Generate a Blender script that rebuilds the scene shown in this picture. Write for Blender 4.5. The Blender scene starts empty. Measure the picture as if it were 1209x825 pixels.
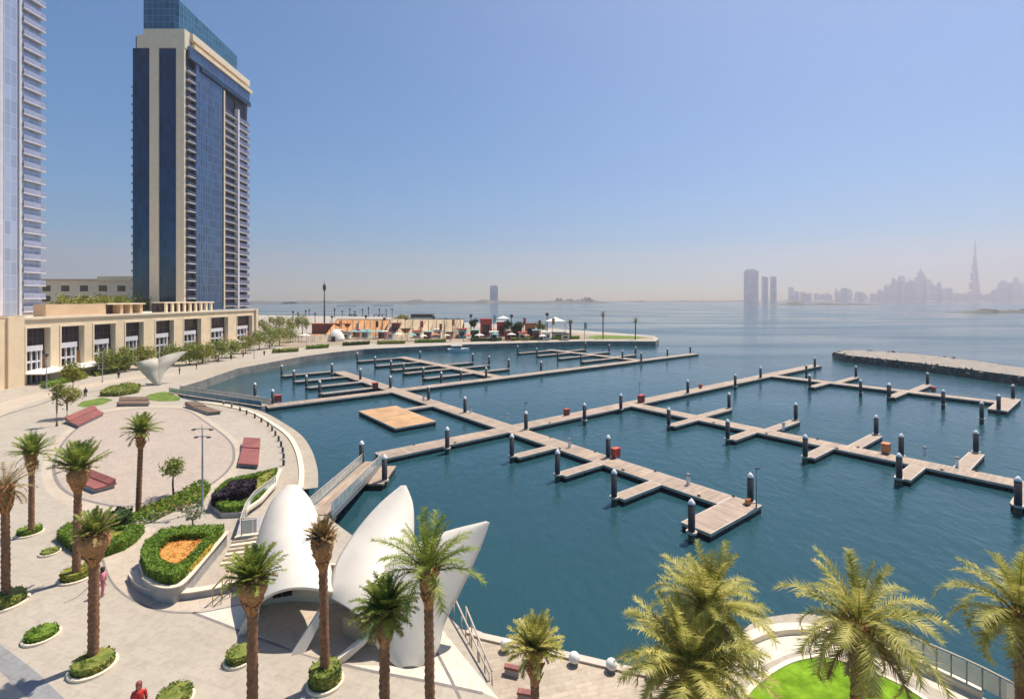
import bpy, math, random
from mathutils import Vector, Matrix, noise
R = math.radians
rnd = random.Random(7)
scene = bpy.context.scene
COL = scene.collection

# ------------------------------------------------------------------ camera
CAM_H, F, U0, V0 = 18.0, 580.0, 604.5, 354.0      # eye height and the photo's focal length / horizon in its own pixels
cd = bpy.data.cameras.new('camera')
cam = bpy.data.objects.new('camera', cd); COL.objects.link(cam)
cam.location = (0, 0, CAM_H); cam.rotation_euler = (R(90), 0, 0)
cd.sensor_width = 36; cd.lens = 36 * F / 1209
cd.shift_y = -(412.5 - V0) / 1209
cd.clip_end = 60000; cd.clip_start = 0.3
scene.camera = cam

# ------------------------------------------------------------------ light
SUN = Vector((0.31, 0.27, 0.91)).normalized()
el = math.asin(SUN.z); az = math.atan2(SUN.x, SUN.y)
w = bpy.data.worlds.new('World'); scene.world = w; w.use_nodes = True
nt = w.node_tree; nt.nodes.clear()
sky = nt.nodes.new('ShaderNodeTexSky'); sky.sky_type = 'NISHITA'; sky.sun_disc = False
sky.sun_elevation = el; sky.sun_rotation = az
sky.altitude = 0; sky.air_density = 1.0; sky.dust_density = 0.1; sky.ozone_density = 3.5
bg = nt.nodes.new('ShaderNodeBackground'); bg.inputs[1].default_value = 0.08
wo = nt.nodes.new('ShaderNodeOutputWorld')
hs = nt.nodes.new('ShaderNodeHueSaturation'); hs.inputs['Hue'].default_value = .494; hs.inputs['Saturation'].default_value = 2.1
nt.links.new(sky.outputs[0], hs.inputs['Color']); nt.links.new(hs.outputs[0], bg.inputs[0]); nt.links.new(bg.outputs[0], wo.inputs[0])
sl = bpy.data.lights.new('sun', 'SUN'); sl.energy = 4.8; sl.angle = R(0.5); sl.color = (1.0, 0.91, 0.77)
so = bpy.data.objects.new('sun', sl); COL.objects.link(so)
so.rotation_euler = SUN.to_track_quat('Z', 'Y').to_euler(); so.location = (0, 0, 200)
scene.view_settings.view_transform = 'Standard'; scene.view_settings.look = 'None'
scene.view_settings.exposure = 0.55; scene.view_settings.gamma = 1
scene.render.engine = 'CYCLES'
cy = scene.cycles
cy.use_denoising = True; cy.max_bounces = 6; cy.diffuse_bounces = 3; cy.glossy_bounces = 3
cy.volume_bounces = 1; cy.transparent_max_bounces = 8; cy.caustics_reflective = False; cy.caustics_refractive = False
HAZE_DENSITY = 0.00018

WATER = -2.0; DECK = -1.3

# ------------------------------------------------------------------ geometry helpers
def G(u, v, z=0.0):
    d = (CAM_H - z) * F / (v - V0)
    return Vector(((u - U0) / F * d, d, z))
def U(u, v, d):
    return Vector(((u - U0) / F * d, d, CAM_H - (v - V0) / F * d))

class MB:
    def __init__(s): s.v = []; s.f = []; s.m = []; s.sm = []
    def add(s, vs, fs, m=0, smooth=False):
        b = len(s.v); s.v.extend([tuple(p) for p in vs])
        for f in fs: s.f.append([b + i for i in f]); s.m.append(m); s.sm.append(smooth)
    def box(s, x0, x1, y0, y1, z0, z1, m=0):
        s.add([(x0,y0,z0),(x1,y0,z0),(x1,y1,z0),(x0,y1,z0),(x0,y0,z1),(x1,y0,z1),(x1,y1,z1),(x0,y1,z1)],
              [(0,3,2,1),(4,5,6,7),(0,1,5,4),(1,2,6,5),(2,3,7,6),(3,0,4,7)], m)
    def bar(s, p, q, wd, h, m=0, up=Vector((0,0,1))):
        p = Vector(p); q = Vector(q); d = (q - p)
        if d.length < 1e-6: return
        d = d.normalized(); a = d.cross(up)
        if a.length < 1e-4: a = d.cross(Vector((0,1,0)))
        a.normalize(); b = a.cross(d)
        a = a * wd / 2; b = b * h / 2
        s.add([p-a-b,p+a-b,p+a+b,p-a+b,q-a-b,q+a-b,q+a+b,q-a+b],
              [(0,1,2,3),(7,6,5,4),(0,4,5,1),(1,5,6,2),(2,6,7,3),(3,7,4,0)], m)
    def tube(s, pts, rs, n=8, m=0, smooth=True, cap=True):
        rings = []; N = len(pts); pts = [Vector(p) for p in pts]
        if not isinstance(rs, (list, tuple)): rs = [rs] * N
        b = len(s.v)
        for i, p in enumerate(pts):
            d = (pts[min(i+1,N-1)] - pts[max(i-1,0)]).normalized()
            a = d.cross(Vector((0,0,1)))
            if a.length < 1e-3: a = d.cross(Vector((0,1,0)))
            a.normalize(); c = d.cross(a)
            for k in range(n):
                t = 2*math.pi*k/n
                s.v.append(tuple(p + (a*math.cos(t) + c*math.sin(t)) * rs[i]))
        for i in range(N-1):
            for k in range(n):
                k2 = (k+1) % n
                s.f.append([b+i*n+k, b+(i+1)*n+k, b+(i+1)*n+k2, b+i*n+k2]); s.m.append(m); s.sm.append(smooth)
        if cap:
            s.f.append([b+k for k in range(n)]); s.m.append(m); s.sm.append(False)
            s.f.append([b+(N-1)*n+k for k in reversed(range(n))]); s.m.append(m); s.sm.append(False)
    def lathe(s, prof, n=16, c=(0,0,0), m=0, smooth=True, jit=0.0, rg=rnd):
        b = len(s.v); N = len(prof)
        for (r, z) in prof:
            for k in range(n):
                t = 2*math.pi*k/n; rr = r * (1 + rg.uniform(-jit, jit))
                s.v.append((c[0]+rr*math.cos(t), c[1]+rr*math.sin(t), c[2]+z))
        for i in range(N-1):
            for k in range(n):
                k2 = (k+1) % n
                s.f.append([b+i*n+k, b+i*n+k2, b+(i+1)*n+k2, b+(i+1)*n+k]); s.m.append(m); s.sm.append(smooth)
        s.f.append([b+k for k in reversed(range(n))]); s.m.append(m); s.sm.append(False)
        s.f.append([b+(N-1)*n+k for k in range(n)]); s.m.append(m); s.sm.append(False)
    def prism(s, poly, z0, z1, m=0, ms=None):
        poly = [(p[0], p[1]) for p in poly]
        A = sum(poly[i][0]*poly[(i+1)%len(poly)][1] - poly[(i+1)%len(poly)][0]*poly[i][1] for i in range(len(poly)))
        if A < 0: poly.reverse()
        n = len(poly); b = len(s.v)
        s.v.extend([(x,y,z0) for x,y in poly]); s.v.extend([(x,y,z1) for x,y in poly])
        s.f.append([b+n+i for i in range(n)]); s.m.append(m); s.sm.append(False)
        s.f.append([b+i for i in reversed(range(n))]); s.m.append(m); s.sm.append(False)
        for i in range(n):
            j = (i+1) % n
            s.f.append([b+i,b+j,b+n+j,b+n+i]); s.m.append(m if ms is None else ms); s.sm.append(False)
    def sheet(s, poly, z, m=0):
        poly = [(p[0], p[1]) for p in poly]
        A = sum(poly[i][0]*poly[(i+1)%len(poly)][1] - poly[(i+1)%len(poly)][0]*poly[i][1] for i in range(len(poly)))
        if A < 0: poly.reverse()
        s.add([(x,y,z) for x,y in poly], [list(range(len(poly)))], m)
    def strip(s, pts, wd, z, h=0, m=0):
        """a ribbon (or a low wall of height h) along a polyline"""
        P = [Vector((p[0],p[1],0)) for p in pts]; L = []; Rr = []
        for i in range(len(P)):
            d = (P[min(i+1,len(P)-1)] - P[max(i-1,0)]).normalized(); nrm = Vector((-d.y, d.x, 0)) * wd/2
            L.append(P[i]+nrm); Rr.append(P[i]-nrm)
        n = len(P)
        if h == 0:
            s.add([(p.x,p.y,z) for p in L]+[(p.x,p.y,z) for p in Rr], [(i, n+i, n+i+1, i+1) for i in range(n-1)], m)
        else:
            vs = [(p.x,p.y,z) for p in L]+[(p.x,p.y,z) for p in Rr]+[(p.x,p.y,z+h) for p in L]+[(p.x,p.y,z+h) for p in Rr]
            fs = []
            for i in range(n-1):
                fs += [(2*n+i, 3*n+i, 3*n+i+1, 2*n+i+1), (i, 2*n+i, 2*n+i+1, i+1), (n+i, n+i+1, 3*n+i+1, 3*n+i), (i, i+1, n+i+1, n+i)]
            fs += [(0, n, 3*n, 2*n), (n-1, 3*n-1, 4*n-1, 2*n-1)]
            s.add(vs, fs, m)
    def build(s, name, mats, parent=None, loc=None):
        me = bpy.data.meshes.new(name); me.from_pydata(s.v, [], s.f)
        if not isinstance(mats, (list, tuple)): mats = [mats]
        for x in mats: me.materials.append(x)
        me.polygons.foreach_set('material_index', s.m); me.polygons.foreach_set('use_smooth', s.sm)
        me.update()
        o = bpy.data.objects.new(name, me); COL.objects.link(o)
        if parent: o.parent = parent
        if loc is not None: o.location = loc
        return o

def tag(o, label, cat, group=None, kind=None):
    if label: o['label'] = label
    if cat: o['category'] = cat
    if group: o['group'] = group
    if kind: o['kind'] = kind
    return o
def thing(name, label, cat, loc=(0,0,0), rz=0, group=None):
    o = bpy.data.objects.new(name, None); COL.objects.link(o)
    o.empty_display_size = .2
    o.location = loc; o.rotation_euler = (0,0,rz)
    return tag(o, label, cat, group)
def struct(o): o['kind'] = 'structure'; return o
KIDS = {}
def dup(root, loc, rz=0, label=None, group=None, scale=1):
    r = root.copy(); COL.objects.link(r); r.location = loc; r.rotation_euler = (0,0,rz)
    r.scale = (scale,)*3 if not isinstance(scale, (tuple, list)) else scale
    if label: r['label'] = label
    if group: r['group'] = group
    for ch in list(root.children):
        c = ch.copy(); COL.objects.link(c); c.parent = r
        for g in list(ch.children):
            d = g.copy(); COL.objects.link(d); d.parent = c
    return r
ORD = ['first','second','third','fourth','fifth','sixth','seventh','eighth','ninth','tenth','eleventh','twelfth','thirteenth','fourteenth','fifteenth','sixteenth','seventeenth','eighteenth','nineteenth','twentieth']

def catmull(P, n):
    P = [Vector(p) for p in P]; out = []
    for i in range(len(P)-1):
        p0 = P[max(i-1,0)]; p1 = P[i]; p2 = P[i+1]; p3 = P[min(i+2,len(P)-1)]
        for k in range(n):
            t = k/n
            out.append(0.5*((2*p1)+(p2-p0)*t+(2*p0-5*p1+4*p2-p3)*t*t+(3*p1-p0-3*p2+p3)*t**3))
    out.append(P[-1]); return out

# ------------------------------------------------------------------ materials
def mat(name, col, rough=.6, var=.15, scale=1.0, bump=0.0, bscale=20, col2=None, metallic=0, spec=.5, detail=5, world=False, fac2=None):
    m = bpy.data.materials.new(name); m.use_nodes = True
    t = m.node_tree; b = t.nodes['Principled BSDF']
    b.inputs['Roughness'].default_value = rough; b.inputs['Metallic'].default_value = metallic
    b.inputs['Specular IOR Level'].default_value = spec
    if world:
        g = t.nodes.new('ShaderNodeNewGeometry'); vec = g.outputs['Position']
    else:
        g = t.nodes.new('ShaderNodeTexCoord'); vec = g.outputs['Object']
    n = t.nodes.new('ShaderNodeTexNoise'); n.inputs['Scale'].default_value = scale; n.inputs['Detail'].default_value = detail
    n.inputs['Roughness'].default_value = .65
    t.links.new(vec, n.inputs['Vector'])
    cr = t.nodes.new('ShaderNodeValToRGB')
    c1 = [c*(1-var) for c in col]; c2 = [min(1, c*(1+var)) for c in (col2 or col)]
    cr.color_ramp.elements[0].position = .32; cr.color_ramp.elements[1].position = .68
    cr.color_ramp.elements[0].color = (*c1, 1); cr.color_ramp.elements[1].color = (*c2, 1)
    t.links.new(n.outputs['Fac'], cr.inputs[0])
    t.links.new(cr.outputs[0], b.inputs['Base Color'])
    if bump:
        bn = t.nodes.new('ShaderNodeTexNoise'); bn.inputs['Scale'].default_value = bscale; bn.inputs['Detail'].default_value = 4
        t.links.new(vec, bn.inputs['Vector'])
        bp = t.nodes.new('ShaderNodeBump'); bp.inputs['Strength'].default_value = bump; bp.inputs['Distance'].default_value = .1
        t.links.new(bn.outputs['Fac'], bp.inputs['Height']); t.links.new(bp.outputs[0], b.inputs['Normal'])
    return m
def paving(name, col, tile=(1.2,.6), ang=0.4, joint=.72, var=.12, rough=.7):
    m = bpy.data.materials.new(name); m.use_nodes = True
    t = m.node_tree; b = t.nodes['Principled BSDF']; b.inputs['Roughness'].default_value = rough
    g = t.nodes.new('ShaderNodeNewGeometry')
    mp = t.nodes.new('ShaderNodeMapping'); mp.inputs['Rotation'].default_value = (0,0,ang)
    t.links.new(g.outputs['Position'], mp.inputs['Vector'])
    br = t.nodes.new('ShaderNodeTexBrick'); br.inputs['Scale'].default_value = 1
    br.inputs['Brick Width'].default_value = tile[0]; br.inputs['Row Height'].default_value = tile[1]
    br.inputs['Mortar Size'].default_value = .02; br.inputs['Mortar Smooth'].default_value = .3
    br.inputs['Color1'].default_value = (*[c*(1-var*.6) for c in col],1); br.inputs['Color2'].default_value = (*[min(1,c*(1+var*.6)) for c in col],1)
    br.inputs['Mortar'].default_value = (*[c*joint for c in col],1)
    t.links.new(mp.outputs[0], br.inputs['Vector'])
    n = t.nodes.new('ShaderNodeTexNoise'); n.inputs['Scale'].default_value = .22; n.inputs['Detail'].default_value = 9; n.inputs['Roughness'].default_value = .7
    t.links.new(g.outputs['Position'], n.inputs['Vector'])
    cr = t.nodes.new('ShaderNodeValToRGB')
    cr.color_ramp.elements[0].position = .3; cr.color_ramp.elements[0].color = (1-var*1.6,1-var*1.7,1-var*1.8,1)
    cr.color_ramp.elements[1].position = .66; cr.color_ramp.elements[1].color = (1,1,1,1)
    t.links.new(n.outputs['Fac'], cr.inputs[0])
    mx = t.nodes.new('ShaderNodeMix'); mx.data_type = 'RGBA'; mx.blend_type = 'MULTIPLY'; mx.inputs[0].default_value = 1
    t.links.new(br.outputs['Color'], mx.inputs[6]); t.links.new(cr.outputs[0], mx.inputs[7])
    n2 = t.nodes.new('ShaderNodeTexNoise'); n2.inputs['Scale'].default_value = 2.2; n2.inputs['Detail'].default_value = 8; n2.inputs['Roughness'].default_value = .75
    t.links.new(g.outputs['Position'], n2.inputs['Vector'])
    c2 = t.nodes.new('ShaderNodeValToRGB')
    c2.color_ramp.elements[0].position = .33; c2.color_ramp.elements[0].color = (.80,.78,.76,1)
    c2.color_ramp.elements[1].position = .52; c2.color_ramp.elements[1].color = (1,1,1,1)
    t.links.new(n2.outputs['Fac'], c2.inputs[0])
    m3 = t.nodes.new('ShaderNodeMix'); m3.data_type = 'RGBA'; m3.blend_type = 'MULTIPLY'; m3.inputs[0].default_value = 1
    t.links.new(mx.outputs[2], m3.inputs[6]); t.links.new(c2.outputs[0], m3.inputs[7])
    t.links.new(m3.outputs[2], b.inputs['Base Color'])
    return m
def planks(name, col, width=.16, axis='X', rough=.65, var=.2, gap=.45):
    m = bpy.data.materials.new(name); m.use_nodes = True
    t = m.node_tree; b = t.nodes['Principled BSDF']; b.inputs['Roughness'].default_value = rough
    g = t.nodes.new('ShaderNodeTexCoord')
    mp = t.nodes.new('ShaderNodeMapping')
    if axis == 'X': mp.inputs['Rotation'].default_value = (0,0,R(90))
    t.links.new(g.outputs['Object'], mp.inputs['Vector'])
    br = t.nodes.new('ShaderNodeTexBrick'); br.inputs['Scale'].default_value = 1
    br.inputs['Brick Width'].default_value = 2.4; br.inputs['Row Height'].default_value = width
    br.inputs['Mortar Size'].default_value = .009
    br.inputs['Color1'].default_value = (*[c*(1-var) for c in col],1); br.inputs['Color2'].default_value = (*[min(1,c*(1+var)) for c in col],1)
    br.inputs['Mortar'].default_value = (*[c*gap for c in col],1)
    t.links.new(mp.outputs[0], br.inputs['Vector'])
    n = t.nodes.new('ShaderNodeTexNoise'); n.inputs['Scale'].default_value = .5; n.inputs['Detail'].default_value = 8
    t.links.new(g.outputs['Object'], n.inputs['Vector'])
    cr = t.nodes.new('ShaderNodeValToRGB')
    cr.color_ramp.elements[0].position = .3; cr.color_ramp.elements[0].color = (.72,.72,.74,1)
    cr.color_ramp.elements[1].position = .7; cr.color_ramp.elements[1].color = (1.05,1.02,1,1)
    t.links.new(n.outputs['Fac'], cr.inputs[0])
    mx = t.nodes.new('ShaderNodeMix'); mx.data_type = 'RGBA'; mx.blend_type = 'MULTIPLY'; mx.inputs[0].default_value = 1
    t.links.new(br.outputs['Color'], mx.inputs[6]); t.links.new(cr.outputs[0], mx.inputs[7])
    t.links.new(mx.outputs[2], b.inputs['Base Color'])
    return m
def curtain(name, col, pw=1.5, ph=3.5, rough=.08, frame=(.12,.16,.22), metal=.65, jit=.35, mort=.06):
    """glazed facade: panes in a grid of thin mullions, each pane a little different"""
    m = bpy.data.materials.new(name); m.use_nodes = True
    t = m.node_tree; b = t.nodes['Principled BSDF']
    g = t.nodes.new('ShaderNodeTexCoord'); sp = t.nodes.new('ShaderNodeSeparateXYZ'); t.links.new(g.outputs['Object'], sp.inputs[0])
    ad = t.nodes.new('ShaderNodeMath'); t.links.new(sp.outputs[0], ad.inputs[0]); t.links.new(sp.outputs[1], ad.inputs[1])
    cb = t.nodes.new('ShaderNodeCombineXYZ'); t.links.new(ad.outputs[0], cb.inputs[0]); t.links.new(sp.outputs[2], cb.inputs[1])
    br = t.nodes.new('ShaderNodeTexBrick'); br.offset = 0; br.inputs['Scale'].default_value = 1
    br.inputs['Brick Width'].default_value = pw; br.inputs['Row Height'].default_value = ph
    br.inputs['Mortar Size'].default_value = mort; br.inputs['Bias'].default_value = 0
    br.inputs['Color1'].default_value = (*[c*(1-jit) for c in col],1); br.inputs['Color2'].default_value = (*[min(1,c*(1+jit)) for c in col],1)
    br.inputs['Mortar'].default_value = (*frame,1)
    t.links.new(cb.outputs[0], br.inputs['Vector']); t.links.new(br.outputs['Color'], b.inputs['Base Color'])
    b.inputs['Roughness'].default_value = rough; b.inputs['Metallic'].default_value = metal
    n = t.nodes.new('ShaderNodeTexNoise'); n.inputs['Scale'].default_value = .35; t.links.new(g.outputs['Object'], n.inputs['Vector'])
    bp = t.nodes.new('ShaderNodeBump'); bp.inputs['Strength'].default_value = .12; bp.inputs['Distance'].default_value = .3
    t.links.new(n.outputs['Fac'], bp.inputs['Height']); t.links.new(bp.outputs[0], b.inputs['Normal'])
    return m
def leafmat(name, c1, c2, rough=.55, trans=.25, scale=2.0):
    m = bpy.data.materials.new(name); m.use_nodes = True
    t = m.node_tree; b = t.nodes['Principled BSDF']; out = t.nodes['Material Output']
    g = t.nodes.new('ShaderNodeTexCoord'); n = t.nodes.new('ShaderNodeTexNoise'); n.inputs['Scale'].default_value = scale; n.inputs['Detail'].default_value = 3
    t.links.new(g.outputs['Object'], n.inputs['Vector'])
    cr = t.nodes.new('ShaderNodeValToRGB'); cr.color_ramp.elements[0].position = .35; cr.color_ramp.elements[1].position = .65
    cr.color_ramp.elements[0].color = (*c1,1); cr.color_ramp.elements[1].color = (*c2,1)
    geo = t.nodes.new('ShaderNodeNewGeometry')
    mxf = t.nodes.new('ShaderNodeMath'); mxf.operation = 'MULTIPLY_ADD'; mxf.inputs[1].default_value = .35
    t.links.new(geo.outputs['Random Per Island'], mxf.inputs[0]); 
    sb = t.nodes.new('ShaderNodeMath'); sb.operation = 'SUBTRACT'; sb.inputs[1].default_value = .175
    t.links.new(n.outputs['Fac'], sb.inputs[0]); t.links.new(sb.outputs[0], mxf.inputs[2])
    t.links.new(mxf.outputs[0], cr.inputs[0]); t.links.new(cr.outputs[0], b.inputs['Base Color'])
    b.inputs['Roughness'].default_value = rough; b.inputs['Specular IOR Level'].default_value = .3
    tr = t.nodes.new('ShaderNodeBsdfTranslucent'); t.links.new(cr.outputs[0], tr.inputs[0])
    ms = t.nodes.new('ShaderNodeMixShader'); ms.inputs[0].default_value = trans
    t.links.new(b.outputs[0], ms.inputs[1]); t.links.new(tr.outputs[0], ms.inputs[2]); t.links.new(ms.outputs[0], out.inputs[0])
    return m

M = {}
M['plaza'] = paving('plaza_stone', (.42,.37,.305), (1.2,.6), .35, .92, .07)
M['oval'] = paving('oval_stone', (.43,.355,.295), (.9,.45), .9, .92, .07)
M['ring'] = paving('ring_stone', (.51,.43,.34), (.9,.9), .9, .86, .08)
M['white_pave'] = paving('white_stone', (.66,.60,.50), (1.2,1.2), .2, .9, .06)
M['band'] = paving('dark_grey_band', (.27,.27,.28), (.6,.6), .35, .85, .12)
M['wharf'] = paving('wharf_stone', (.46,.385,.30), (.9,.3), -.25, .82, .14)
M['tan_walk'] = paving('tan_walk_stone', (.42,.36,.28), (.6,.6), .4, .85, .10)
M['beach'] = mat('beach_sand', (.31,.245,.175), .9, .18, .08, world=True)
M['joint'] = mat('drain_line', (.20,.18,.17), .8, .15, 2)
M['quay'] = mat('quay_wall', (.23,.22,.2), .85, .35, .5, .3, 3)
M['white'] = mat('white_concrete', (.72,.66,.575), .5, .07, .5, .03, 6)
M['whitepaint'] = mat('white_paint', (.78,.78,.76), .4, .06, 2)
M['stone'] = mat('cream_stone', (.78,.61,.41), .7, .10, .3, .08, 5)
M['sandwall'] = mat('sand_wall', (.48,.36,.22), .8, .14, .12)
M['orangewall'] = mat('orange_wall', (.50,.25,.10), .8, .14, .12)
M['stone_light'] = mat('light_stone', (.76,.64,.48), .65, .07, .5)
M['stone_warm'] = mat('warm_stone', (.56,.40,.26), .7, .10, .3)
M['brass'] = mat('brass_rail', (.5,.36,.16), .4, .1, 3, metallic=.6)
M['wallgrey'] = mat('grey_wall', (.36,.34,.33), .8, .2, 1.2, .1, 8)
M['deck'] = planks('grey_brown_deck', (.41,.315,.235), .22, 'X')
M['deck2'] = planks('orange_timber', (.55,.33,.16), .25, 'Y')
M['trim'] = mat('pale_trim', (.52,.44,.37), .6, .12, 1)
M['float'] = mat('black_float', (.018,.017,.018), .6, .3, 1)
M['pile'] = mat('black_pile', (.02,.021,.025), .45, .3, .7)
def pile_mat():
    m = mat('weathered_pile', (.02,.021,.025), .5, .3, 2.5); t = m.node_tree; b = t.nodes['Principled BSDF']
    g = t.nodes.new('ShaderNodeTexCoord'); sp = t.nodes.new('ShaderNodeSeparateXYZ'); t.links.new(g.outputs['Object'], sp.inputs[0])
    n = t.nodes.new('ShaderNodeTexNoise'); n.inputs['Scale'].default_value = 4; t.links.new(g.outputs['Object'], n.inputs['Vector'])
    a = t.nodes.new('ShaderNodeMath'); a.operation = 'MULTIPLY_ADD'; a.inputs[1].default_value = .5; t.links.new(n.outputs['Fac'], a.inputs[0]); t.links.new(sp.outputs[2], a.inputs[2])
    r = t.nodes.new('ShaderNodeMapRange'); r.inputs['From Min'].default_value = .55; r.inputs['From Max'].default_value = .85; r.inputs['To Min'].default_value = 1; r.inputs['To Max'].default_value = 0
    t.links.new(a.outputs[0], r.inputs['Value'])
    old = b.inputs['Base Color'].links[0].from_socket
    x = t.nodes.new('ShaderNodeMix'); x.data_type = 'RGBA'; t.links.new(r.outputs['Result'], x.inputs[0]); t.links.new(old, x.inputs[6]); x.inputs[7].default_value = (.09,.10,.06,1)
    t.links.new(x.outputs[2], b.inputs['Base Color']); return m
M['pile'] = pile_mat()
M['pilecap'] = mat('white_cap', (.8,.8,.8), .5, .05, 2)
M['red'] = mat('red_paint', (.55,.07,.05), .5, .15, 2)
M['darkred'] = mat('dark_red_paint', (.22,.05,.045), .5, .15, 2)
M['orange'] = mat('orange_paint', (.6,.22,.08), .5, .15, 2)
M['dark'] = mat('dark_metal', (.05,.05,.055), .5, .15, 3)
M['grey'] = mat('grey_metal', (.3,.31,.32), .4, .1, 3, metallic=.5)
M['bench'] = planks('red_timber', (.30,.10,.085), .2, 'X', .6, .18)
M['bench2'] = planks('brown_timber', (.20,.13,.09), .2, 'X', .6, .18)
M['trunk'] = mat('palm_bark', (.25,.125,.065), .9, .4, 5, .7, 14)
M['boots'] = mat('palm_boots', (.38,.19,.075), .9, .4, 6, .6, 12)
M['bark'] = mat('tree_bark', (.17,.12,.085), .9, .3, 5, .5, 14)
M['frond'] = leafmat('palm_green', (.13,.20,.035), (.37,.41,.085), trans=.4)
M['frond_y'] = leafmat('palm_yellow_green', (.30,.31,.055), (.68,.61,.21), trans=.45)  # yellower frond green for the lower right and wharf palms
M['frond_dry'] = leafmat('palm_dry', (.25,.16,.06), (.42,.31,.14), trans=.2)
M['leaf'] = leafmat('tree_leaf', (.13,.19,.035), (.34,.36,.085), trans=.35)
M['leaf_y'] = leafmat('yellow_leaf', (.17,.19,.03), (.34,.34,.06))
M['leaf_d'] = leafmat('dark_leaf', (.025,.055,.02), (.07,.12,.035))
M['hedge'] = leafmat('hedge_leaf', (.08,.155,.015), (.21,.32,.04), scale=3)
M['purple'] = leafmat('purple_leaf', (.025,.018,.03), (.06,.04,.06), scale=3)
M['pale_leaf'] = leafmat('pale_leaf', (.22,.25,.14), (.42,.42,.30), scale=3)
M['flower'] = leafmat('orange_flower', (.50,.14,.03), (.72,.38,.10), scale=4)
M['flower_y'] = leafmat('yellow_flower', (.45,.32,.04), (.70,.52,.10), scale=4)
M['soil'] = mat('soil', (.17,.11,.07), .95, .3, 3)
M['lawn'] = mat('lawn_grass', (.13,.26,.012), .9, .25, 1.2, .6, 40, col2=(.21,.36,.025), spec=.1)
M['grass2'] = mat('park_grass', (.085,.15,.03), .9, .3, .6, .5, 20, col2=(.16,.22,.05), spec=.1)
M['glass_dark'] = curtain('dark_blue_glass', (.012,.045,.10), 1.6, 3.4, .12, (.03,.055,.09), .4, .3)
M['glass_mid'] = curtain('blue_glass', (.055,.115,.21), 1.6, 3.4, .14, (.15,.19,.27), .5, .3, .16)
M['glass_pale'] = curtain('pale_blue_glass', (.40,.46,.60), 1.5, 3.4, .25, (.55,.57,.64), .3, .14, .1)
M['glass_teal'] = curtain('teal_screen_glass', (.05,.17,.25), 2.2, 2.6, .15, (.3,.42,.45), .5, .2)
M['glass_shop'] = curtain('shop_glass', (.035,.028,.035), 1.1, 2.4, .15, (.10,.09,.10), .2, .4)
M['balc'] = mat('balcony_slab', (.64,.62,.66), .6, .08, .3)
M['balc_glass'] = curtain('balcony_glass', (.36,.38,.52), 1.4, 1.3, .25, (.45,.47,.55), .2, .15)
M['balc_dark'] = curtain('dark_balcony_glass', (.06,.08,.13), 1.4, 1.3, .2, (.12,.13,.17), .3, .25)
M['balc_mid'] = curtain('mid_balcony_glass', (.17,.18,.27), 1.4, 1.3, .25, (.24,.25,.31), .25, .2)
M['balc_back'] = mat('balcony_recess', (.05,.06,.10), .5, .3, .3)
M['canvas'] = mat('white_canvas', (.78,.74,.66), .8, .06, 1)
M['teal'] = mat('teal_canvas', (.22,.44,.42), .7, .12, 1)
M['glassrail'] = curtain('rail_glass', (.42,.5,.5), 1.2, 3, .2, (.7,.7,.68), .3, .08)
M['skin'] = mat('skin', (.42,.25,.17), .6, .05, 8)
M['hair'] = mat('hair', (.02,.016,.014), .6, .2, 20)
M['red_cloth'] = mat('red_cloth', (.50,.035,.03), .85, .12, 9)
M['pink_cloth'] = mat('pink_cloth', (.62,.20,.24), .85, .12, 9)
M['dark_cloth'] = mat('dark_cloth', (.03,.03,.045), .85, .2, 9)
M['farland'] = mat('far_land', (.12,.12,.10), .9, .3, .01, world=True)
M['fartower'] = mat('haze_paled_tower', (.60,.62,.67), .6, .2, .02)  # paled base colour carries part of the haze fading
M['rock'] = mat('breakwater_rock', (.42,.36,.31), .9, .3, .25, .8, 1.2, world=True)
M['rockdark'] = mat('wet_rock', (.15,.135,.12), .8, .35, .6, .8, 1.5, world=True)
M['rocktop'] = mat('breakwater_top', (.27,.235,.20), .9, .35, .5, .8, 1.5, world=True, detail=10)

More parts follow.
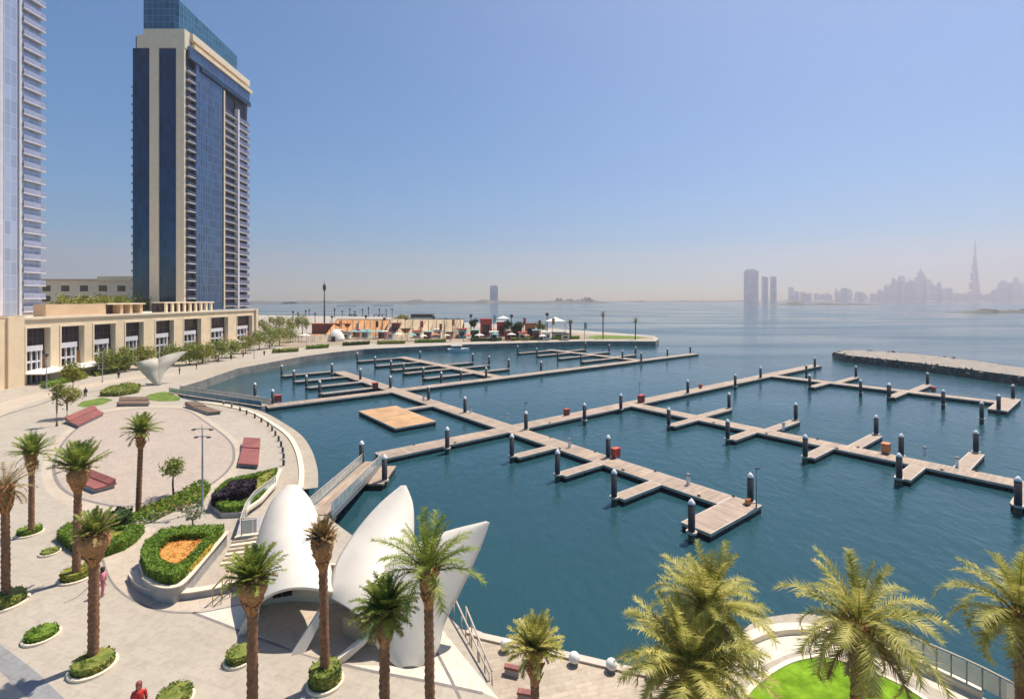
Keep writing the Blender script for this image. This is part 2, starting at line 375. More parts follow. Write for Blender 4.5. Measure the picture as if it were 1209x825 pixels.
# ------------------------------------------------------------------ water, haze
def water_mat():
    m = bpy.data.materials.new('sea_water'); m.use_nodes = True
    t = m.node_tree; b = t.nodes['Principled BSDF']
    g = t.nodes.new('ShaderNodeNewGeometry')
    n = t.nodes.new('ShaderNodeTexNoise'); n.inputs['Scale'].default_value = .012; n.inputs['Detail'].default_value = 4
    t.links.new(g.outputs['Position'], n.inputs['Vector'])
    cr = t.nodes.new('ShaderNodeValToRGB')
    cr.color_ramp.elements[0].position = .35; cr.color_ramp.elements[0].color = (.016,.058,.074,1)
    cr.color_ramp.elements[1].position = .7; cr.color_ramp.elements[1].color = (.022,.074,.092,1)
    t.links.new(n.outputs['Fac'], cr.inputs[0]); t.links.new(cr.outputs[0], b.inputs['Base Color'])
    b.inputs['IOR'].default_value = 1.33
    m2 = t.nodes.new('ShaderNodeMapping'); m2.inputs['Scale'].default_value = (.25,1,1); m2.inputs['Rotation'].default_value = (0,0,.12)
    t.links.new(g.outputs['Position'], m2.inputs['Vector'])
    wn = t.nodes.new('ShaderNodeTexNoise'); wn.inputs['Scale'].default_value = .022; wn.inputs['Detail'].default_value = 5
    t.links.new(m2.outputs[0], wn.inputs['Vector'])
    wr = t.nodes.new('ShaderNodeMapRange'); wr.inputs['From Min'].default_value = .38; wr.inputs['From Max'].default_value = .62
    wr.inputs['To Min'].default_value = .05; wr.inputs['To Max'].default_value = .22
    t.links.new(wn.outputs['Fac'], wr.inputs['Value']); t.links.new(wr.outputs['Result'], b.inputs['Roughness'])
    mp = t.nodes.new('ShaderNodeMapping'); mp.inputs['Scale'].default_value = (1,.55,1); mp.inputs['Rotation'].default_value = (0,0,.3)
    t.links.new(g.outputs['Position'], mp.inputs['Vector'])
    a = t.nodes.new('ShaderNodeTexNoise'); a.inputs['Scale'].default_value = 1.1; a.inputs['Detail'].default_value = 4
    c = t.nodes.new('ShaderNodeTexNoise'); c.inputs['Scale'].default_value = .12; c.inputs['Detail'].default_value = 3
    t.links.new(mp.outputs[0], a.inputs['Vector']); t.links.new(mp.outputs[0], c.inputs['Vector'])
    ad = t.nodes.new('ShaderNodeMath'); ad.operation = 'MULTIPLY_ADD'; ad.inputs[1].default_value = 2.0
    t.links.new(c.outputs['Fac'], ad.inputs[0]); t.links.new(a.outputs['Fac'], ad.inputs[2])
    bp = t.nodes.new('ShaderNodeBump'); wb = t.nodes.new('ShaderNodeMapRange'); wb.inputs['From Min'].default_value = .38; wb.inputs['From Max'].default_value = .62; wb.inputs['To Min'].default_value = .22; wb.inputs['To Max'].default_value = .55
    t.links.new(wn.outputs['Fac'], wb.inputs['Value']); t.links.new(wb.outputs['Result'], bp.inputs['Strength']); bp.inputs['Distance'].default_value = .30
    t.links.new(ad.outputs[0], bp.inputs['Height']); t.links.new(bp.outputs[0], b.inputs['Normal'])
    return m
mb = MB(); mb.sheet([(-11500,-400),(11500,-400),(11500,9800),(-11500,9800)], WATER)
struct(mb.build('water', water_mat()))
mb = MB(); mb.box(-12000, 12000, -450, 10000, -6, 900)
hz = mb.build('haze', []); hz['kind'] = 'stuff'; hz['label'] = 'pale dusty haze over the whole bay'; hz['category'] = 'haze'
hm = bpy.data.materials.new('haze_air'); hm.use_nodes = True; t = hm.node_tree; t.nodes.clear()
ho = t.nodes.new('ShaderNodeOutputMaterial'); hv = t.nodes.new('ShaderNodeVolumePrincipled')
hv.inputs['Color'].default_value = (.97,.84,.85,1); hv.inputs['Density'].default_value = HAZE_DENSITY; hv.inputs['Anisotropy'].default_value = .6
t.links.new(hv.outputs[0], ho.inputs['Volume']); hz.data.materials.append(hm)

# ------------------------------------------------------------------ ground
COAST = [G(545,742), G(470,672), G(392,614), G(354,578), G(356,556), G(351,532), G(340,514), G(320,499), G(297,486.5), G(264,478.5), G(232,474)]
LAGOON = [G(214,470), G(207,464), G(216,456), G(239,449), G(280,435), G(317,428), G(355,421), G(392,416), G(430,412), G(475,410), G(550,406.5), G(690,402.6), G(774,402.8), G(778,400)]
BACK = [G(772,396.5), G(700,391), G(640,387), G(590,383), G(540,380), G(450,374), G(300,372)]
LOBE = [G(785,830), G(800,812), G(830,788), G(860,769), G(896,752), G(912,747.5), G(935,745), G(960,746.5), G(990,753), G(1040,769), G(1090,789), G(1160,822), G(1240,868)]
main = COAST + LAGOON + BACK + [Vector((-500,620,0)), Vector((-500,-60,0)), Vector((45,-60,0)), Vector((35,10,0))] + list(reversed(LOBE)) + [G(742,850), G(640,856), G(600,838), G(575,800)]
mb = MB(); mb.prism(main, -5, 0, 0, 1)
struct(mb.build('ground', [M['plaza'], M['quay']]))
# low wharf beside the pavilion
wharf = [G(545,742,-1), G(570,751,-1), G(660,771,-1), G(740,790,-1), G(800,803,-1), G(850,775,-1), G(950,800,-1), Vector((16,21,-1)), Vector((14,16,-1)), Vector((-2,16,-1)), Vector((-2.4,24,-1))]
mb = MB(); mb.prism(wharf, -4.9, -1, 0, 1); struct(mb.build('wharf', [M['wharf'], M['quay']]))
mb = MB(); mb.strip([G(552,743,-.9), G(570,750.5,-.9), G(660,770.3,-.9), G(740,789,-.9), G(798,801,-.9)], .45, -1.0, .12)
struct(mb.build('wharf_kerb', M['trim']))
# steps from wharf up to plaza (front)
for k, (a, b_) in enumerate([(778,806), (795,825)]):
    pass
# tan lower walk round the lawn lobe
tan = [G(868,752,-1), G(885,737,-1), G(907,728,-1), G(935,724,-1), G(962,725,-1), G(985,732,-1), G(1010,743,-1), G(1040,759,-1), G(1090,789,-1)]
tanin = list(reversed(LOBE[3:11]))
mb = MB(); mb.prism(tan + [Vector((p.x,p.y,-1)) for p in tanin], -4.8, -.996, 0, 1); struct(mb.build('tan_walk', [M['tan_walk'], M['quay']]))

def px(ps, z=0): return [G(u, v, z) for u, v in ps]
def closed(ps, n=6):
    P = [Vector(p) for p in ps]; out = []; N = len(P)
    for i in range(N):
        p0=P[i-1]; p1=P[i]; p2=P[(i+1)%N]; p3=P[(i+2)%N]
        for k in range(n):
            t=k/n
            out.append(0.5*((2*p1)+(p2-p0)*t+(2*p0-5*p1+4*p2-p3)*t*t+(3*p1-p0-3*p2+p3)*t**3))
    return out
OVAL = px([(139,481),(180,478.5),(221,480.5),(253,499),(280,520),(287,539),(281,557),(262,575),(225,597),(170,607),(115,606),(60,585),(50,550),(70,515),(105,490)])
mb = MB(); mb.sheet(closed(OVAL), .004); struct(mb.build('oval_border', M['ring']))
c0 = sum(OVAL, Vector())/len(OVAL)
mb = MB(); mb.sheet([c0+(p-c0)*.90 for p in closed(OVAL)], .012); struct(mb.build('oval_paving', M['oval']))
ringl = closed([c0+(p-c0)*.905 for p in OVAL]); ringl.append(ringl[0])
mb = MB(); mb.strip(ringl, .28, .016); struct(mb.build('oval_joint', M['joint']))
# ring promenade along the water
ringo = px([(354,578),(355.5,556),(350.5,533),(339.5,515),(319,500),(296,487.5),(263,479.5),(232,475.5)])
mb = MB(); mb.strip(catmull(ringo, 6), 3.2, .008); struct(mb.build('ring_promenade', M['tan_walk']))
mb = MB(); e = catmull(px([(354.6,578),(356,556),(351,532.5),(340,514.5),(319.7,499.5),(296.6,487),(263.6,479),(232,474.6)]), 6); mb.strip(e, .5, .0, .16)
struct(mb.build('ring_kerb', M['stone_light']))
# joint lines and light bands in the near plaza
def line(pts, wd, z, m, n=6, name='paving_line'):
    mb = MB(); mb.strip(catmull(px(pts), n), wd, z); struct(mb.build(name, M[m]))
apron = px([(122,655),(130,640),(160,622),(185,622),(168,655),(166,690),(205,708),(290,700),(292,711),(228,722),(185,719),(150,703),(128,683)])
mb = MB(); mb.sheet(apron, .004); struct(mb.build('apron_paving', M['ring']))
line([(121,660),(130,684),(150,704),(187,720),(230,723),(262,718),(300,710)], .12, .010, 'joint')
line([(228,723),(262,736),(300,751),(360,772),(430,790),(500,803),(570,818)], .16, .010, 'joint')
mb = MB(); mb.sheet(px([(231,722.5),(295,711),(345,700),(520,740),(560,790),(590,826),(570,817),(500,802),(430,789),(360,771),(300,750),(262,735)]), .004); struct(mb.build('pavilion_paving', M['white_pave']))
line([(513,765),(530,797),(546,830)], .14, .012, 'joint')
line([(75,712),(93,703),(107,690)], .10, .010, 'joint')
mb = MB(); mb.sheet(px([(-60,725),(0,760),(40,790),(78,826),(110,860),(60,880),(40,830),(0,792),(-70,755)]), .004); struct(mb.build('dark_band', M['band']))  # dark grey strip crossing the lower left of the ground
# promenade bands by the podium
mb = MB(); mb.strip(catmull(px([(-80,520),(0,482),(60,464),(120,452),(170,445),(215,441)]), 6), 5.2, .004); struct(mb.build('path', M['ring']))
line([(-80,529),(0,492),(45,478),(70,470),(130,458)], .5, .012, 'joint', name='path_edge')
mb = MB(); mb.strip(catmull(px([(-60,462),(0,456),(55,447),(120,437),(200,425),(300,411)]), 6), 2.0, .006); struct(mb.build('shop_path', M['white_pave']))
line([(-60,471),(0,463),(55,453),(120,443),(200,430)], .4, .012, 'band', name='path_edge')
mb = MB(); mb.strip(catmull(px([(216,449),(240,443),(281,430.5),(318,424.5),(356,418.5),(393,413.8),(431,410)]), 6), 6.0, .005); struct(mb.build('quay_path', M['tan_walk']))
mb = MB(); mb.sheet(px([(300,398),(400,389),(540,386),(600,388),(690,394),(770,397.5),(772,401),(690,400.8),(550,403.5),(430,406),(340,412)]), .004); struct(mb.build('beach', M['beach']))

# ------------------------------------------------------------------ far land, skyline, islands
def ridge(name, u0, u1, d, h, depth, seed, m='farland', taper=True, n=60):
    rg = random.Random(seed); mb = MB()
    xs = [(u0 + (u1-u0)*i/n - U0)/F*d for i in range(n+1)]
    top = []
    for i in range(n+1):
        e = min(i, n-i)/(n*.25); e = min(1, e) if taper else 1
        top.append(max(.2, h*e*(.35+.65*abs(noise.noise(Vector((i*.31, seed, 0)))*1.6)+rg.uniform(0,.15))))
    vs = []
    for i in range(n+1):
        vs += [(xs[i], d, WATER-1), (xs[i], d+depth*.12, WATER+top[i]*.8), (xs[i], d+depth*.5, WATER+top[i]), (xs[i], d+depth, WATER-1)]
    fs = []
    for i in range(n):
        for k in range(3): fs.append((i*4+k, (i+1)*4+k, (i+1)*4+k+1, i*4+k+1))
    mb.add(vs, fs); return struct(mb.build(name, M[m]))
ridge('far_shore', 230, 735, 2700, 27, 260, 1, taper=True)
ridge('far_shore', 640, 720, 3000, 40, 200, 2)
ridge('far_shore', 700, 905, 4300, 18, 300, 3)
ridge('island', 905, 1054, 1900, 12, 110, 4)
ridge('island', 1132, 1330, 760, 6.5, 50, 5)
ridge('far_shore', 800, 1400, 5600, 22, 300, 6, taper=False)
ridge('far_shore', -250, 330, 2500, 22, 300, 8, taper=False)

def skytower(u0, u1, vt, d, label, grp, style=0):
    w_ = (u1-u0)/F*d; x = ((u0+u1)/2-U0)/F*d; h = CAM_H+(V0-vt)/F*d - WATER
    mb = MB()
    if style == 'spire':
        prof = [(1.0,0,.18),(.80,.18,.32),(.62,.32,.46),(.46,.46,.60),(.32,.60,.72),(.20,.72,.82)]
        for s_, a, b_ in prof:
            for k in range(3):
                an = k*2*math.pi/3 + .3; r = w_*.5*s_
                mb.lathe([(r*.55, a*h), (r*.5, b_*h - k*.02*h)], 8, (math.cos(an)*r*.45, math.sin(an)*r*.45, 0), smooth=False)
        mb.lathe([(w_*.09,.8*h),(w_*.05,.9*h),(w_*.012,h)], 8)
    elif style == 'round':
        mb.lathe([(w_*.5,0),(w_*.5,h*.9),(w_*.42,h*.96),(w_*.22,h)], 14, smooth=False)
    elif style == 'point':
        mb.box(-w_/2,w_/2,-w_/2,w_/2,0,h*.72); mb.box(-w_*.3,w_*.3,-w_*.3,w_*.3,h*.72,h*.86)
        mb.lathe([(w_*.28,h*.86),(w_*.03,h)], 4, smooth=False)
    elif style == 'step':
        mb.box(-w_/2,w_/2,-w_/2,w_/2,0,h*.8); mb.box(-w_*.5,w_*.1,-w_*.3,w_*.3,h*.8,h)
    else:
        mb.box(-w_/2,w_/2,-w_*.4,w_*.4,0,h*.95); mb.box(-w_*.35,w_*.35,-w_*.25,w_*.25,h*.95,h)
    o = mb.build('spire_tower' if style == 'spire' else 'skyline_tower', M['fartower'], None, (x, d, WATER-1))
    return tag(o, label, 'tower', grp)
skytower(1144.5, 1158, 279, 5900, 'hazy stepped needle spire, tallest tower of the far skyline', None, 'spire')
skytower(880.5, 893, 317.5, 4300, 'hazy wide flat topped tower, leftmost and tallest of the group of three', None, 0)
skytower(899.5, 906.5, 325, 4300, 'left one of two slim matching hazy towers standing close together', 'slim twin towers', 'round')
skytower(909.5, 916.5, 325, 4300, 'right one of two slim matching hazy towers standing close together', 'slim twin towers', 'round')
skytower(578.5, 588, 336.5, 3200, 'lone grey tower on the far shore behind the red beach kiosks', None, 0)
skytower(1083, 1091, 316, 5800, 'pale pointed tower, tallest of the skyline cluster left of the needle spire', None, 'point')
rs = random.Random(77)
def cluster(u0, u1, n, tops, label, grp):
    for k in range(n):
        u = u0+(u1-u0)*(k+rs.uniform(.1,.9))/n; w_ = rs.uniform(2.6,6.2); f = (u-u0)/(u1-u0)
        base = tops[min(len(tops)-2,int(f*(len(tops)-1)))]; nxt = tops[min(len(tops)-1,int(f*(len(tops)-1))+1)]; q = f*(len(tops)-1)%1
        vt = base*(1-q)+nxt*q; vt = vt + rs.uniform(-3,9)*(350-vt)/25
        skytower(u-w_/2, u+w_/2, min(351,vt), 5700+rs.uniform(-300,400), label, grp, rs.choice([0,0,'step','point',0]))
cluster(1036, 1132, 26, [344,331,326,324,328,338,346], 'pale hazy tower in the skyline cluster left of the needle spire', 'towers left of the needle spire')
cluster(1166, 1250, 20, [346,330,328,336,332,340], 'pale hazy tower in the skyline cluster right of the needle spire', 'towers right of the needle spire')
cluster(932, 1036, 18, [338,346,345,340,344,346], 'faint low hazy block between the slim twin towers and the main skyline cluster', 'low blocks of the skyline')
cluster(1132, 1166, 7, [345,347,346], 'low hazy block at the foot of the needle spire', 'blocks at the foot of the spire')

# breakwater
bw = [(986,415),(1000,419),(1080,427.5),(1150,436.5),(1209,444),(1290,458)]
bk = [(1290,444),(1209,434),(1150,425.5),(1090,418.5),(1040,414.5),(1005,413)]
P = px(bw+bk, .2); cen = sum(P, Vector())/len(P)
t = thing('breakwater', 'long low stone breakwater with a pale flat top in the open water', 'breakwater', (cen.x, cen.y, 0))
rel0 = [Vector((p.x-cen.x, p.y-cen.y, 0)) for p in P]; rel = []; rg = random.Random(9)
for i in range(len(rel0)):
    a = rel0[i]; b_ = rel0[(i+1)%len(rel0)]; kk = max(1, int((b_-a).length/1.6))
    for k in range(kk): rel.append(a.lerp(b_, k/kk)*(1+rg.uniform(-.012,.016)) + Vector((rg.uniform(-.25,.25), rg.uniform(-.25,.25), 0)))
mb = MB(); big = [p*1.03+Vector((rg.uniform(-.3,.3),rg.uniform(-.8,.3),0)) for p in rel]; n = len(rel)
mb.add([(p.x,p.y,-3) for p in big]+[(p.x,p.y,.15) for p in rel], [(i,(i+1)%n,n+(i+1)%n,n+i) for i in range(n)])
mb.build('rock_slope', M['rockdark'], t)
mb = MB(); mb.sheet(rel, .16); mb.build('crest', M['rocktop'], t)
mb = MB(); rg = random.Random(3)
for i in range(n):
    a = rel[i]; b_ = rel[(i+1)%n]; L = (b_-a).length
    for k in range(2):
        p = a.lerp(b_, rg.random()) * rg.uniform(.97,1.02); r = rg.uniform(.35,.8)
        q = Matrix.Rotation(rg.uniform(0,6),3,'Z') @ Matrix.Rotation(rg.uniform(-.5,.5),3,'X')
        c = [Vector(((i_&1)*2-1, ((i_>>1)&1)*2-1, ((i_>>2)&1)*1.4-.7))*r*rg.uniform(.7,1.1) for i_ in range(8)]
        c = [q@x*.8 + Vector((p.x,p.y,rg.uniform(-1.6,.25))) for x in c]
        mb.add(c, [(0,2,3,1),(4,5,7,6),(0,1,5,4),(1,3,7,5),(3,2,6,7),(2,0,4,6)])
mb.build('boulders', M['rockdark'], t)['kind'] = 'stuff'

# ------------------------------------------------------------------ towers and podium
TX = -125.6
FL = 3.4
def slabs(mb, x0,x1,y0,y1,zs,th=.25,m=0):
    for z in zs: mb.box(x0,x1,y0,y1,z,z+th,m)
t = thing('residential_tower', 'tall tower with dark blue glass strips between cream pilasters', 'tower', (TX, 190, 14))
X0, X1, Y0, Y1, ZT = -21.0, 0.0, 0.0, 44.0, 97.0     # local: z from the podium roof
mb = MB(); mb.box(X0+.6, X1-2.0, .6, Y1-.6, 0, ZT+9); mb.build('core', M['balc_back'], t)
def part(name, m, *boxes, parent=t):
    mb = MB()
    for b_ in boxes: mb.box(*b_)
    return mb.build(name, M[m], parent)
part('curtain_wall', 'glass_dark', (X0, -14.3, -.1, .6, 0, ZT+4.2))
part('curtain_wall', 'glass_dark', (-10.7, -4.0, -.1, .6, 0, ZT+4.0))
part('pilaster', 'stone_light', (-14.3, -10.7, -.5, .6, 0, ZT+4.2))
part('pilaster', 'stone_light', (-4.0, -.9, -.5, .6, 0, ZT+4.2))
part('crown', 'stone_light', (-16.8, -.7, -.5, 3.0, ZT+4.2, ZT+11.5), (-19.5, -16.8, .0, 3.0, ZT+4.2, ZT+9.5), (-2.5,.3,3.0,Y1+1,ZT+9.0,ZT+11.5), (-20,-2.5,3.0,Y1,ZT+9.0,ZT+11.0))
part('parapet', 'stone', (-2.2,.9,3.0,Y1+2,ZT+5.6,ZT+7.2))
part('glass_screen', 'glass_teal', (-17.5, -6, .8, 1.2, ZT+11.5, ZT+24))
mb = MB(); mb.add([(-6,.8,ZT+11.5),(-4.5,2,ZT+11.5),(-2.0,Y1-6,ZT+11.5),(-2.4,Y1-6,ZT+11.5),(-5,2.2,ZT+11.5),(-6,1.2,ZT+11.5)]
                  +[(-6,.8,ZT+24),(-4.5,2,ZT+24),(-2.0,Y1-6,ZT+20),(-2.4,Y1-6,ZT+20),(-5,2.2,ZT+24),(-6,1.2,ZT+24)],
                  [(i,(i+1)%6,6+(i+1)%6,6+i) for i in range(6)]+[(6,7,8,9,10,11)])
mb.build('glass_screen', M['glass_teal'], t)
part('curtain_wall', 'glass_mid', (-1.2, .0, 5.2, 23.5, 0, ZT+1))
part('curtain_wall', 'glass_mid', (-1.4, .35, 1.2, Y1+.5, ZT+1, ZT+5.6))
part('canopy_band', 'glass_dark', (-1.4, .7, 8.0, Y1+1, ZT-1.0, ZT+1.0))
part('fin', 'stone_light', (-1.2, .5, 23.5, 24.3, 0, ZT-2))
part('fin', 'balc', (-1.2, .5, 34.4, 35.6, 0, ZT-6))
part('recess_wall', 'balc_back', (-2.0, -1.6, .6, 5.2, 0, ZT-1), (-2.0,-1.6,25.2,34.4,0,ZT-1), (-2.0,-1.6,35.6,Y1,0,ZT-1)); part('end_wall', 'balc_glass', (-1.9,-.4,Y1-.35,Y1,0,ZT-1))
def balcony(x0,x1,y0,y1,parent,zz,rail='balc_glass',name='balcony',rh=1.25):
    mb = MB(); mb.box(x0,x1,y0,y1,0,.28,0)
    mb.box(x1-.12,x1-.04,y0+.05,y1-.05,.28,rh,1); mb.box(x0,x1-.12,y1-.13,y1-.05,.28,rh,1)
    mb.box(x0,x1-.12,y0+.05,y0+.13,.28,rh,1)
    o = mb.build(name, [M['balc'], M[rail]], parent); o.location = (0,0,zz); return o
def stack(first, n, step):
    for i in range(1, n):
        c = first.copy(); COL.objects.link(c); c.parent = first.parent; c.location = first.location + Vector((0,0,step*i))
NF = 28
stack(balcony(-1.6, .1, .65, 5.1, t, 1.0, 'balc_dark'), NF, FL)
stack(balcony(-1.6, .1, 24.4, 34.3, t, 1.0, 'balc_dark'), NF-2, FL)
stack(balcony(-1.6, .4, 35.7, Y1+.5, t, 1.0, 'balc_mid', rh=2.0), NF-2, FL)
mb = MB(); mb.box(-1.5,0,0,9,0,.28,0); mb.box(-1.5,-1.42,0,9,.28,1.2,1); mb.box(-1.5,0,0,.08,.28,1.2,1)
f_ = mb.build('side_balcony', [M['balc'], M['balc_glass']], t); f_.location = (X0, 1.0, 1.0); stack(f_, NF-2, FL)
# left tower, cut by the frame
t2 = thing('residential_tower', 'pale blue tower with white balconies cut off by the left edge', 'tower', (TX-.4, 92, 14))
mb = MB(); mb.box(-21,-1.6,0.4,39.8,0,112); mb.build('core', M['glass_pale'], t2)
def part2(name, m, *b): return part(name, m, *b, parent=t2)
part2('curtain_wall', 'glass_pale', (-1.6, -.2, 29.5, 33.6, 0, 110))
part2('pier', 'balc', (-1.9, .1, 33.6, 34.3, 0, 110)); part2('pier', 'balc', (-1.9,.1, 28.8,29.5,0,110))
part2('recess_wall', 'glass_pale', (-1.5,-.5,34.3,39.9,0,110)); part2('recess_wall', 'balc_back', (-1.58,-1.3,8,28.8,0,110))
NF2 = 31
stack(balcony(-1.9, .5, 34.4, 40.35, t2, .8, rh=1.6), NF2, FL)
stack(balcony(-1.9, .3, 21.0, 28.7, t2, .8), NF2, FL)
# podium
p = thing('podium_building', 'long cream two storey podium with tall framed shop bays', 'building', (-103, 100, 0))
def pp(name, m, *b, parent=None):
    return part(name, m, *b, parent=parent or p)
bays = [(104.2,109.5),(112.2,118.2),(121,127.5),(130.9,137.2),(142,149.5),(154.2,162.6),(168,178),(184,194.5)]
ZP, ZO = 14.3, 11.9
wall = []; prev = 103.2
for (a, b_) in bays:
    wall.append((-1.2, 0, prev-100, a-100-.35, 0, ZO+.35)); prev = b_+.35
wall.append((-1.2, 0, prev-100, 96.4, 0, ZO+.35)); wall.append((-1.2, 0, 3.2, 96.4, ZO+.35, ZP-.5))
pp('wall', 'stone', *wall)
pp('cornice', 'stone_light', (-1.6,.35,2.9,96.7,ZP-.5,ZP))
pp('end_pier', 'stone', (-2.2,.9,-.4,2.9,0,ZP+.2), (-2.0,.5,-2.2,-.4,0,ZP-.3), (-2.2,1.0,-5.0,-2.2,0,ZP+.2), (-8,-2.4,-40,-.4,0,ZP))
pp('end_pier', 'stone', (-2.0,.6,96.7,98.2,0,ZP+.2))
pp('roof', 'stone_light', (-60,-1.6,-30,96.5,ZP-1.2,ZP-.6))
pp('wall', 'stone', (-58,-1.7,95.5,96.4,0,ZP-1.2))
for (a, b_) in bays:
    a -= 100; b_ -= 100; wd = b_-a
    fr = pp('bay_frame', 'stone_light', (-1.3,.14,a-.35,a,0,ZO), (-1.3,.14,b_,b_+.35,0,ZO), (-1.3,.14,a-.35,b_+.35,ZO,ZO+.35))
    pp('shopfront', 'glass_shop', (-1.6,-1.25,a-.2,b_+.2,0,ZO+.2), parent=fr)
    
    pp('balcony_band', 'balc', (-1.2,-.55,a+.25,b_-wd*.2,6.9,7.25), (-.65,-.57,a+.25,b_-wd*.2,7.25,8.1), parent=fr)
    for (q0,q1) in ((.06,.12),(.36,.40),(.60,.64),(.76,.82)): pp('mullion', 'balc', (-1.22,-.85,a+wd*q0,a+wd*q1,0,6.88), parent=fr)
    pp('transom', 'balc', (-1.2,-.9,a+wd*.121,a+wd*.359,4.4,4.8),(-1.2,-.9,a+wd*.401,a+wd*.599,4.4,4.8),(-1.2,-.9,a+wd*.641,a+wd*.759,4.4,4.8), parent=fr)
    pp('side_door', 'boots', (-1.2,-1.0,a+wd*.84,b_-.05,0,6.0), parent=fr)
# roof terrace structures
k_ = thing('roof_pergola', 'warm stone roof pavilion between the two towers on the podium', 'pavilion', (-112, 118, ZP-.6))
part('wall','stone_warm',(-3,0,0,17.5,0,3.2), parent=k_); [part('pillar','stone_warm',(-3,0,y_,y_+1,0,3.0), parent=k_) for y_ in (22.5,26,30)]
part('roof','stone_light',(-3.6,.4,17.5,31.6,3.0,3.35), parent=k_); part('window','glass_shop',(-2.4,-2.2,17.5,30,0,3.0), parent=k_)
k2 = thing('roof_pergola', 'pale colonnade at the foot of the dark blue glass tower', 'pavilion', (-113, 160, ZP-.6))
[part('column','stone_light',(-.3,.3,i*3.0,i*3.0+.8,0,3.2), parent=k2) for i in range(9)]; part('roof','stone_light',(-4,.5,-.6,25.6,3.2,3.6), parent=k2); part('wall','glass_shop',(-4,-3.6,-.4,25.4,0,3.2), parent=k2)
t3 = thing('apartment_block', 'low cream block with small dark windows behind the podium roof garden', 'building', (-190, 220, 0))
CB = lambda *b: b
part('wall','stone_light',(-40,40,0,20,0,26.5),(5,22,-1,8,26.5,28.5), parent=t3)
part('cornice','stone_warm',(-40.6,40.6,-.6,20.4,26.5,27.3), parent=t3)
for i in range(9):
    for j in range(2): part('window','glass_shop',(-37+i*8.4,-33.5+i*8.4,-.15,.2,17.2+j*4.6,19.8+j*4.6), parent=t3)

# ------------------------------------------------------------------ plants
def leafcloud(mb, c, rad, n, size, rg, clumps=12, m=0, fill=.45):
    c = Vector(c); cs = []
    for _ in range(clumps):
        while True:
            q = Vector((rg.uniform(-1,1), rg.uniform(-1,1), rg.uniform(-1,1)))
            if q.length < 1: break
        q = q.normalized() * (q.length ** .45) * .75
        cs.append((Vector((q.x*rad[0], q.y*rad[1], q.z*rad[2])), rg.uniform(.7,1.25)))
    for _ in range(n):
        q, s_ = rg.choice(cs)
        p_ = c + q + Vector((rg.gauss(0,1)*rad[0], rg.gauss(0,1)*rad[1], rg.gauss(0,1)*rad[2]))*fill*.5*s_
        leaf(mb, p_, size*rg.uniform(.6,1.3), rg, m)
def leaf(mb, p_, s_, rg, m=0):
    a = Vector((rg.gauss(0,1), rg.gauss(0,1), rg.gauss(0,.7))); 
    if a.length < .01: a = Vector((1,0,0))
    a.normalize(); b_ = a.cross(Vector((rg.gauss(0,1), rg.gauss(0,1), rg.gauss(0,1)+.5)))
    if b_.length < .01: b_ = Vector((0,0,1))
    b_.normalize()
    mb.add([p_-a*s_, p_+b_*s_*.45, p_+a*s_, p_-b_*s_*.45], [(0,1,2,3)], m)
def make_tree(name, label, cat, loc, h, r, seed, m='leaf', n=1500, size=.16, group=None, clump=14, bare=False):
    rg = random.Random(seed); t = thing(name, label, cat, loc, 0, group)
    mb = MB(); th = h - r*1.1
    mb.tube([(0,0,-.1),(rg.uniform(-.05,.05)*h*.3,rg.uniform(-.05,.05)*h*.3,th*.5),(0,0,th)], [h*.022+.03,h*.017+.02,h*.013+.015], 7)
    for k in range(6):
        a = k*1.05+rg.uniform(-.3,.3); e = Vector((math.cos(a)*r*.7, math.sin(a)*r*.7, th + r*rg.uniform(.4,1.3)))
        s_ = Vector((0,0,th*rg.uniform(.7,1.0))); mid = s_.lerp(e,.5)+Vector((0,0,-.1*r))
        mb.tube([s_, mid, e], [h*.010+.01,h*.007+.008,.006], 5)
        for q in range(2):
            e2 = mid + Vector((rg.uniform(-1,1),rg.uniform(-1,1),rg.uniform(.2,1)))*r*.5
            mb.tube([mid, e2], [h*.005+.006,.005], 4)
    mb.build('trunk', M['bark'], t)
    mb = MB(); leafcloud(mb, (0,0,h-r*.95), (r,r,r*.85), n, size, rg, clump); mb.build('crown', M[m], t)
    return t
